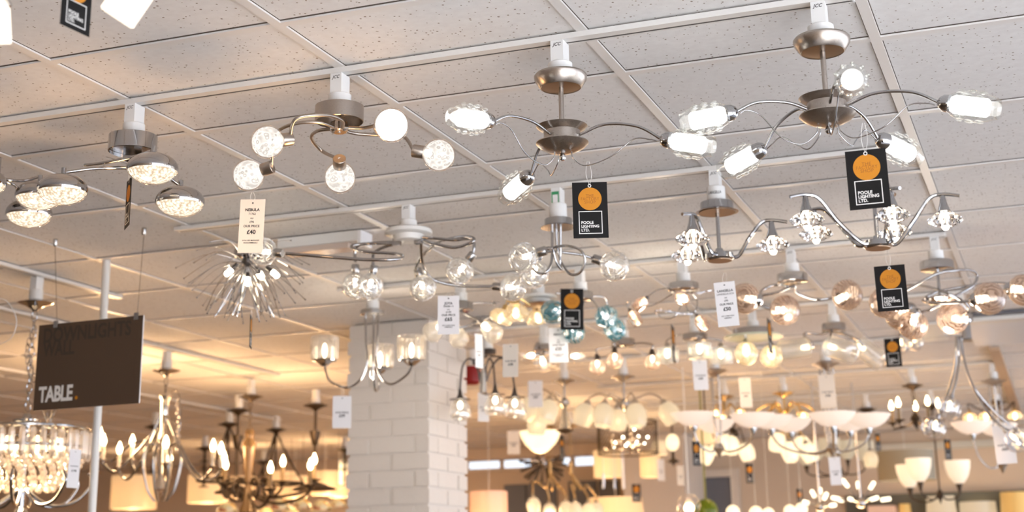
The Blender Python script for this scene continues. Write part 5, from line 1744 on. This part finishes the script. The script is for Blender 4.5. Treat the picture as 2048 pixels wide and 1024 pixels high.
# row of drum shades and stained glass shades along the back
DG = 'cream drum shades hanging along the back'
for i, (x, y, w, h, lab) in enumerate(((415, 978, 78, 54, 'wide tan drum shade behind the tall candle bulbs'), (480, 976, 60, 44, 'tan drum shade just before the amber column'), (561, 968, 60, 48, 'lit tan drum shade between the amber column and next bulb'), (590, 974, 50, 42, 'golden drum shade behind the small iron tripod ring'), (650, 966, 56, 46, 'cream drum shade behind the twin candle bulbs'), (678, 972, 40, 44, 'golden drum shade against the brick column'), (686, 944, 16, 44, 'slim lit cylinder shade at the brick column edge'), (268, 985, 90, 64, 'broad amber drum shade behind the white pole and candles'))):
    drum_pendant(lab, x, y, w, h, 11.0 + .25 * (i % 3), FABRIC if i != 6 else FROSTH, 1.0)
SG = 'stained glass dome shades along the back'
for i, (x, y, w) in enumerate(((455, 1016, 44), (500, 1012, 36), (560, 1010, 44), (604, 1008, 38), (642, 1012, 44), (676, 1006, 36), (580, 1026, 40), (530, 1024, 34))):
    c = onY(x, y, 10.4 + .2 * (i % 2) + (.45 if i > 5 else 0)); k = mpp(c)
    t = thing('stained_glass_pendant', 'multicoloured stained glass dome shade in the row under the drum shades', 'pendant light', (c.x, c.y, CEIL), SG)
    r = w * k / 2
    link('shade', lz([(.012, r * .55), (r * .5, r * .42), (r * .88, r * .0), (r, -r * .4), (r * .97, -r * .4), (r * .85, 0), (r * .47, r * .38)], 24), STAIN, t, at(c))
    mb = MB(); mb.tube([c + V((0, 0, r * .54)), V((c.x, c.y, CEIL - .0005))], .0015, 6); link('cord', mb, BRONZE, t)

# white pole
p = onZ(213.5, 521, 0)
Pl = thing('white_pole', 'slim white pole from ceiling to floor behind the dark sign', 'pole', (p.x, p.y, 0))
mb = MB(); mb.lathe([(0, .012), (.0145, .012), (.0145, CEIL - .004), (0, CEIL - .004)], at((p.x, p.y, 0)), 18); link('tube', mb, WHITEM, Pl)
mb = MB(); mb.lathe([(0, .0005), (.05, .0005), (.05, .006), (.02, .0115), (0, .0115)], at((p.x, p.y, 0)), 20); link('foot', mb, WHITEM, Pl)
mb = MB(); mb.lathe([(0, 0), (.0155, 0), (.0155, -.0032), (0, -.0032)], at((p.x, p.y, CEIL - .0005)), 18); link('top_cap', mb, WHITEM, Pl)

# hanging sign
w0, w1 = onZ(110, 478, .0), onZ(288, 455, .0)
A_, B_ = onY(79, 648, w0.y - .0), onY(287, 628, w1.y - .0)
C_, D_ = onY(65, 825, w0.y), onY(277, 808, w1.y)
zt = (A_.z + B_.z) / 2 - .004; zb = (C_.z + D_.z) / 2 + .004
xa, xb = (A_.x + C_.x) / 2, (B_.x + D_.x) / 2
ya, yb = A_.y, B_.y
# turn the board a little so its far edge drops as in the photo
S = thing('hanging_sign', 'dark brown hanging board reading TABLE on two thin ceiling wires', 'sign', ((xa + xb) / 2, (ya + yb) / 2, zt))
ex = V((xb - xa, yb - ya, 0)); W_ = ex.length; ex.normalize(); H_ = zt - zb
MS = Matrix(((ex.x, -ex.y, 0, (xa + xb) / 2), (ex.y, ex.x, 0, (ya + yb) / 2), (0, 0, 1, (zt + zb) / 2), (0, 0, 0, 1)))
link('board', MB().box((-W_ / 2, 0, -H_ / 2), (W_ / 2, .0045, H_ / 2)), [SIGNB], S, MS)
link('board_edge', MB().box((W_ / 2 + .0001, .0003, -H_ / 2), (W_ / 2 + .0012, .0047, H_ / 2)), CARDW, S, MS)
MT = MS @ Matrix.Translation(V((0, -.0006, 0))) @ Matrix.Rotation(PI / 2, 4, 'X')
mb = MB(); add_text(mb, 'TABLE', W_ * .165, -W_ * .455, -H_ * .33, bold=.035, align='L', spacing=.94, maxw=W_ * .33); link('lettering', mb, PRINTW, S, MT)
mb = MB(); mb.lathe([(0, 0), (W_ * .014, 0)], Matrix.Translation(V((-W_ * .088, -H_ * .385, 0))), 14); link('dot_mark', mb, ORANGE, S, MT)
mb = MB(); add_text(mb, 'DOWNLIGHTS', W_ * .16, -W_ * .445, H_ * .36, bold=.03, align='L', maxw=W_ * .84); add_text(mb, 'WALL', W_ * .16, -W_ * .445, H_ * .20, bold=.03, align='L', maxw=W_ * .31); link('ghost_lettering', mb, SIGNG, S, MT)
for fx, top in ((-.33 * 1.0, w0), (.44, w1)):
    p0 = MS @ V((W_ * fx, .002, H_ / 2))
    tp = V((p0.x + (top.x - p0.x) * .9, p0.y + .0, CEIL - .0006))
    mb = MB(); mb.box((W_ * fx - .009, -.004, H_ / 2 - .014), (W_ * fx + .009, -.0012, H_ / 2 + .010)); mb.box((W_ * fx - .004, -.0012, H_ / 2 + .0005), (W_ * fx + .004, .004, H_ / 2 + .010))
    cl = link('clip', mb, CHROME, S, MS)
    mb = MB(); mb.tube([p0 + V((0, 0, .010)), V((tp.x, tp.y, tp.z - .028))], .0009, 5); link('wire', mb, DARKMETAL, S)
    mb = MB(); mb.lathe([(0, 0), (.0075, 0), (.0075, -.02), (.004, -.026), (0, -.027)], at(tp), 12); link('wire_gripper', mb, SATIN, S)
# stray white cable loop at the west edge
mb = MB(); mb.tube(spline([onY(-14, 596, 3.9), onY(14, 603, 3.9), onY(33, 640, 3.9), onY(22, 676, 3.9), onY(-10, 692, 3.9)], 8), .0016, 6)
tagthing(link('hanging_cable', mb, WHITEM), 'loose loop of thin white cable at the west edge above the crystal drum chandelier', 'cable')
# ------------------------------------------------------------------ hanging tags
def tag_base(name, label, cat, cx, cy, w, h, Y, yaw, roll, mat, hang, group=None, thick=.0009):
    c = onY(cx, cy, Y)
    k = mpp(c)
    tov = EYE - c; a0 = math.atan2(tov.y, tov.x)           # direction to the viewer on plan
    a = a0 + R(yaw)
    n = V((math.cos(a), math.sin(a), 0))
    ex = V((-n.y, n.x, 0)); ez = V((0, 0, 1))
    M = Matrix(((ex.x, 0, n.x, c.x), (ex.y, 0, n.y, c.y), (0, 1, 0, c.z), (0, 0, 0, 1))) @ Matrix.Rotation(R(roll), 4, 'Z')
    W = w * k / max(math.cos(R(yaw)), .12); H = h * k
    t = thing(name, label, cat, c, group)
    # card with a punched hole drawn by a small ring
    link('card', MB().box((-W / 2, -H / 2, -thick), (W / 2, H / 2, 0)), mat, t, M)
    if hang:
        top = M @ V((0, H / 2 - H * .045, .0008))
        hp = hang if isinstance(hang, V) else onY(hang[0], hang[1], Y)
        s0 = (hp - top); side = ex * min(.006, W * .12)
        for sgn in (1, -1):
            mb = MB(); mb.tube(spline([top + side * (.1 * sgn), top + s0 * .45 + side * sgn, hp + side * (.35 * sgn)], 6), .00055, 4)
            link('string', mb, THREAD, t)
    return t, M, W, H

def black_tag(label, cx, cy, w, h, Y, yaw=0, roll=0, hang=None, detail=True, group=None, back=False):
    t, M, W, H = tag_base('hanging_shop_tag', label, 'tag', cx, cy, w, h, Y, yaw, roll, CARDB, hang, group)
    q = M @ Matrix.Translation(V((0, 0, .0003)))
    link('eyelet', lz([(W * .030, 0), (W * .052, .0003), (W * .030, .0005)], 12), PRINTW, t, q @ Matrix.Translation(V((0, H * .435, 0))))
    r = W * .335
    mb = MB(); mb.lathe([(0, 0), (r, 0)], Matrix.Translation(V((0, H * .20, 0))), 36); disc = link('orange_disc', mb, ORANGE, t, q)
    mb = MB()
    for s_, y in (('THE', .255), ('FACTORY', .197), ('SHOP', .138)):
        add_text(mb, s_, W * .125, 0, H * y, .0002, bold=-.004, spacing=1.05, maxw=W * .52)
    link('lettering', mb, ORINK, disc, q)
    mb = MB(); y0, y1, x_, b_ = -H * .425, -H * .02, W * .335, W * .022
    hh = (y1 - y0)
    mb.box((-x_, y0, 0), (x_, y0 + b_, .0003)); mb.box((-x_, y1 - b_, 0), (x_, y1, .0003)); mb.box((-x_, y0 + b_, 0), (-x_ + b_, y1 - b_, .0003)); mb.box((x_ - b_, y0 + b_, 0), (x_, y1 - b_, .0003))
    fr = link('square_frame', mb, PRINTW, t, q)
    mb = MB()
    for j, s_ in enumerate(('POOLE', 'LIGHTING', 'LTD.')):
        add_text(mb, s_, W * .112, -W * .265, y0 + hh * (.49 - .165 * j), .0003, bold=.03, align='L', spacing=1.0, maxw=W * .54)
    link('lettering', mb, PRINTW, fr, q)
    return t

def price_tag(label, cx, cy, w, h, Y, lines, yaw=0, roll=0, hang=None, mat=None, group=None):
    t, M, W, H = tag_base('hanging_price_tag', label, 'price tag', cx, cy, w, h, Y, yaw, roll, mat or CARDW, hang, group)
    q = M @ Matrix.Translation(V((0, 0, .0004)))
    mb = MB(); mb.lathe([(0, 0), (W * .035, 0)], Matrix.Translation(V((0, H * .43, 0))), 12); link('punched_hole', mb, SLOT, t, q)
    mb = MB()
    for (s_, y, sz, bd) in lines:
        add_text(mb, s_, W * sz, 0, H * y, 0, bold=bd, maxw=W * .84)
    link('lettering', mb, INK, t, q)
    return t

def std(name, code, rrp, price, foot):
    return [(name, .30, .155, .03), (code, .225, .115, .01), ('RRP', .14, .075, .015), (rrp, .075, .12, .015), ('OUR PRICE', -.005, .13, .02), (price, -.115, .235, .03), (foot[0], -.27, .075, .015), (foot[1], -.315, .075, .015)]

# black tags with the orange disc
black_tag('black tag with orange disc hanging sharp below the three-head oval glass light', 1180.5, 420, 70, 115, F3.Y + .02, 2, 0, onY(1176, 323, F3.Y + .02))
black_tag('largest black tag with orange disc under the five-head oval glass light', 1735.5, 358, 80, 122, F4.Y - .12, -3, .4, onY(1727, 246, F4.Y - .12))
black_tag('black tag with orange disc under the five crystal flower shades', 1782.5, 576, 60, 92, F8.Y - .03, -2, .6, onY(1774, 500, F8.Y - .03))
black_tag('black tag with orange disc above the pale tag reading £25', 1144, 618.5, 46, 83, 4.95, 3, -1.2, onY(1143, 570, 4.95))
black_tag('small black tag with orange disc beside the small crystal cluster', 1786, 705, 31, 57, 6.25, -8, .5, onY(1784, 660, 6.25))
black_tag('near dark blurred tag cut off by the picture top', 154, 2, 57, 126, K.Y + .10, 47, 0, onY(156, -75, K.Y + .10))
black_tag('thin edge-on black tag with an orange glint below the three crystal-filled discs', 256, 406, 9, 100, F1.Y + .05, -80, 0, onY(258, 345, F1.Y + .05))
black_tag('thin edge-on black tag between the pink crackle balls and the square shades', 1347, 688, 6, 74, 6.2, 82, 0, onY(1346, 640, 6.2))
black_tag('thin edge-on black tag in front of the honeycomb glass balls', 1540, 672, 7, 68, 5.9, 80, 0, onY(1538, 622, 5.9))
black_tag('thin edge-on tag hanging under the silver starburst', 502, 664, 5, 64, F9.Y - .27, 84, 0, onY(503, 618, F9.Y - .27))
black_tag('narrow blurred black tag hanging from the first white bowl shade', 1393, 907, 15, 48, 7.42, 50, .5, onY(1391, 884, 7.42))
black_tag('small blurred black tag below the tulip shades near the two long rods', 1500, 947, 16, 38, 9.4, 30, .5, onY(1499, 918, 9.4))
black_tag('small blurred black tag on the pale pier under the drum pendants', 1273, 986, 17, 35, 10.2, 30, 0, onY(1272, 950, 10.2))
black_tag('small blurred black tag low beside the stick pendant', 1600, 997, 11, 38, 9.6, 45, .5, onY(1599, 960, 9.6))
black_tag('narrow blurred black tag above the single bell shade', 1896, 899, 12, 40, 9.2, 50, .5, onY(1894, 865, 9.2))
black_tag('narrow blurred black tag above the grey woven drum', 1756, 884, 9, 34, 9.2, 55, .5, onY(1755, 855, 9.2))
black_tag('thin blurred black tag beside the glowing cream bowl', 1124, 897, 8, 52, 9.2, 60, 0, onY(1124, 862, 9.2))

price_tag('cream price tag reading £40 hanging from the bubble globe light', 503, 452, 49, 110, F2.Y + .12, std('NEBULA', '71762', '£96', '£40', ('5×7w LED MODULES', 'NON-DIMMABLE')), -14, -1.5, onY(505, 385, F2.Y + .12), CARDC)
price_tag('white price tag reading £65 below the looped wire globe light', 897, 630, 43, 78, 4.0, std('JOYA', 'D0286-15', '£130', '£65', ('LED COMPATIBLE', 'DIMMABLE')), -3, -.3, onY(897, 585, 4.0))
price_tag('tilted white price tag reading £50 below the three crystal flower shades', 1453, 608, 42, 90, F7.Y - .0, std('LANGELLA', 'LANGELLA-3CH', '£90', '£50', ('LED COMPATIBLE', 'DIMMABLE')), -2, 3.2, onY(1450, 545, F7.Y))
price_tag('pale price tag reading £25 among the teal striped shades', 1117, 690, 38, 70, 5.3, std('REACT', '', '£50', '£25', ('LED COMPATIBLE', 'DIMMABLE')), 0, 0, onY(1117, 640, 5.3))
U = lambda p: [('OUR PRICE', -.02, .14, .02), (p, -.12, .21, .03)]
price_tag('narrow cream tag turned sideways below the woven glass cones', 958, 702, 15, 68, 5.1, U('£36'), 55, 1, onY(956, 655, 5.1))
price_tag('cream blurred price tag hanging below the petal light', 1021, 721, 31, 66, 5.1, U('£38'), -8, -1, onY(1022, 668, 5.1), CARDC)
price_tag('white blurred price tag at the brick column below the jar chandelier', 684, 824, 37, 64, G7.Y - .05, U('£39'), 0, -.3, onY(684, 772, G7.Y - .05))
price_tag('white blurred price tag hanging from the gooseneck chandelier', 967, 814, 22, 57, 6.3, U('£45'), 20, 0, onY(966, 782, 6.3))
price_tag('grey-white blurred price tag before the lit tulip shades', 1071, 788, 29, 53, 7.0, U('£30'), -8, -.5, onY(1071, 752, 7.0))
price_tag('pinkish blurred price tag beside the glowing cream bowl', 1027, 885, 25, 46, 8.9, U('£36'), 10, 0, onY(1027, 850, 8.9), CARDC)
price_tag('white blurred price tag hanging under the square glass shades', 1401, 750, 29, 60, 6.3, U('£40'), 12, 1.2, onY(1398, 712, 6.3))
price_tag('tan blurred price tag below the honeycomb glass balls', 1491, 785, 24, 60, 6.6, U('£40'), 15, 1, onY(1490, 742, 6.6), CARDC)
price_tag('tan blurred price tag in front of the six-bowl chandelier stem', 1655, 783, 32, 68, 7.45, U('£48'), 5, 1.2, onY(1652, 745, 7.45), CARDC)
price_tag('white blurred price tag hanging under the six white bowls', 1671, 942, 23, 55, 7.4, U('£48'), 15, 1.8, onY(1668, 905, 7.4))
price_tag('slim white tag hanging in front of the pale pier, the one nearer the drum pendants', 1322, 940, 14, 42, 10.2, U('£30'), 35, .5, onY(1322, 915, 10.2))
price_tag('slim pinkish tag on the pale pier under the lone globe', 1361, 951, 13, 38, 10.2, U('£30'), 40, .5, onY(1361, 928, 10.2), CARDC)
price_tag('white price tag reading £65 below the long crystal ball pendant', 2009, 889, 39, 76, 6.5, U('£65'), 0, 2.2, onY(2000, 848, 6.5))
price_tag('narrow white price tag on the large crystal drum chandelier', 148, 937, 22, 76, 4.18, [('OUR PRICE', .06, .14, .02), ('£198', -.06, .22, .03)], 25, -2.2, onY(149, 893, 4.18))
# ------------------------------------------------------------------ light and camera
w = bpy.data.worlds.new('daylight')
SC.world = w
w.use_nodes = True
nt = w.node_tree
bg = nt.nodes['Background']
# shop front daylight: open sides of the room see a pale sky, brighter to the east
tc = nt.nodes.new('ShaderNodeTexCoord')
sx = nt.nodes.new('ShaderNodeSeparateXYZ')
nt.links.new(tc.outputs['Generated'], sx.inputs[0])
mr = nt.nodes.new('ShaderNodeMapRange')
mr.inputs[1].default_value = -1; mr.inputs[2].default_value = 1
nt.links.new(sx.outputs['X'], mr.inputs[0])
c = tex_ramp(nt, mr.outputs[0], [(0, (.72, .57, .45)), (.45, (.88, .86, .88)), (1, (.90, .96, 1.10))])
nt.links.new(c, bg.inputs[0])
bg.inputs[1].default_value = WORLD_S

cam = bpy.data.cameras.new('camera')
co = bpy.data.objects.new('camera', cam)
COL.objects.link(co)
co.matrix_world = Matrix(((RT.x, UP.x, -FW.x, EYE.x), (RT.y, UP.y, -FW.y, EYE.y), (RT.z, UP.z, -FW.z, EYE.z), (0, 0, 0, 1)))
cam.sensor_width = 36
cam.lens = F_PX / 2048 * 36
cam.shift_y = -(512 - CY) / 2048
cam.clip_start = .05
cam.dof.use_dof = True
cam.dof.focus_distance = 3.15
cam.dof.aperture_fstop = 4.0
SC.camera = co
vs = SC.view_settings
vs.view_transform = 'Standard'
vs.look = 'None'
vs.gamma = 1
vs.use_curve_mapping = False
vs.exposure = EXPO
cy = SC.cycles
cy.max_bounces = 9
cy.diffuse_bounces = 4
cy.glossy_bounces = 4
cy.transmission_bounces = 8
cy.transparent_max_bounces = 24
cy.caustics_reflective = False
cy.caustics_refractive = False
cy.sample_clamp_indirect = 4.0
cy.sample_clamp_direct = 0
cy.use_denoising = True
cy.use_light_tree = True
# sun through the shop front, falling on the floor behind and beside the viewpoint
sl = bpy.data.lights.new('sun', 'SUN')
sl.energy = SUN_S; sl.angle = R(1.5); sl.color = (.97, .985, 1)
so = bpy.data.objects.new('sun', sl); COL.objects.link(so)
so.rotation_euler = V((.10, .62, -1.0)).to_track_quat('-Z', 'Y').to_euler()
# the warm lamps themselves: one soft point of light inside the cluster of bulbs of every chandelier and pendant further back
glow = {}
for o in list(SC.objects):
    if o.type == 'MESH' and o.parent is not None and o.name.split('.')[0] in ('bulb', 'lit_stick', 'lit_crystal_bed'):
        r_ = o
        while r_.parent is not None:
            r_ = r_.parent
        W = WORLD[o.name]
        vs_ = o.data.vertices
        glow.setdefault(r_.name, []).append(W @ (sum((v.co for v in vs_), V((0, 0, 0))) / len(vs_)))
for n_, ps in glow.items():
    c_ = sum(ps, V((0, 0, 0))) / len(ps)
    near_warm = n_.startswith(('disc_', 'globe_ceiling'))
    cool = False
    if n_.startswith('star_') or c_.y < 4.4 and not near_warm and not cool:
        continue
    far = near_warm or c_.x < -3.2 or c_.y > 6.0
    pl = bpy.data.lights.new('lamp_glow', 'POINT')
    pl.energy = GLOW * min(len(ps), 6) * (1.0 if far else .6)
    if c_.x < -3.2:
        pl.energy *= 6.5
    if far and c_.x > -3.2 and c_.y > 6:
        pl.energy *= .66 if c_.x < -1.9 else .42
    if cool:
        pl.energy *= .3
    if near_warm:
        pl.energy *= .62 if n_.startswith('disc') else .3
    for key_, f_ in (('gooseneck', .03), ('cone_ceiling', .04), ('cube', .6), ('teal', .3), ('petal', .3), ('clear_globe', .1), ('rose', .35), ('bowl_pendant', .4), ('jar', 2.0), ('candle', .6), ('amber', .42), ('crystal_ball', .12), ('crystal_chand', .26), ('crystal_cluster', .3)):
        if n_.startswith(key_):
            pl.energy *= f_
    pl.color = (1, .59, .28) if far else ((.97, .98, 1) if cool else (1, .84, .66))
    pl.shadow_soft_size = .05
    spots = [c_ - V((0, 0, .14 if near_warm else .10))]
    if n_.startswith(('candle', 'amber')):       # among the flames of three of its candles
        spots = [ps[0] + V((0, 0, .07)), ps[len(ps) // 2] + V((0, 0, .07)), ps[-1] + V((0, 0, .07))]
        pl.energy /= 3
    for sp_ in spots:
        po = bpy.data.objects.new('lamp_glow', pl); COL.objects.link(po)
        po.location = sp_
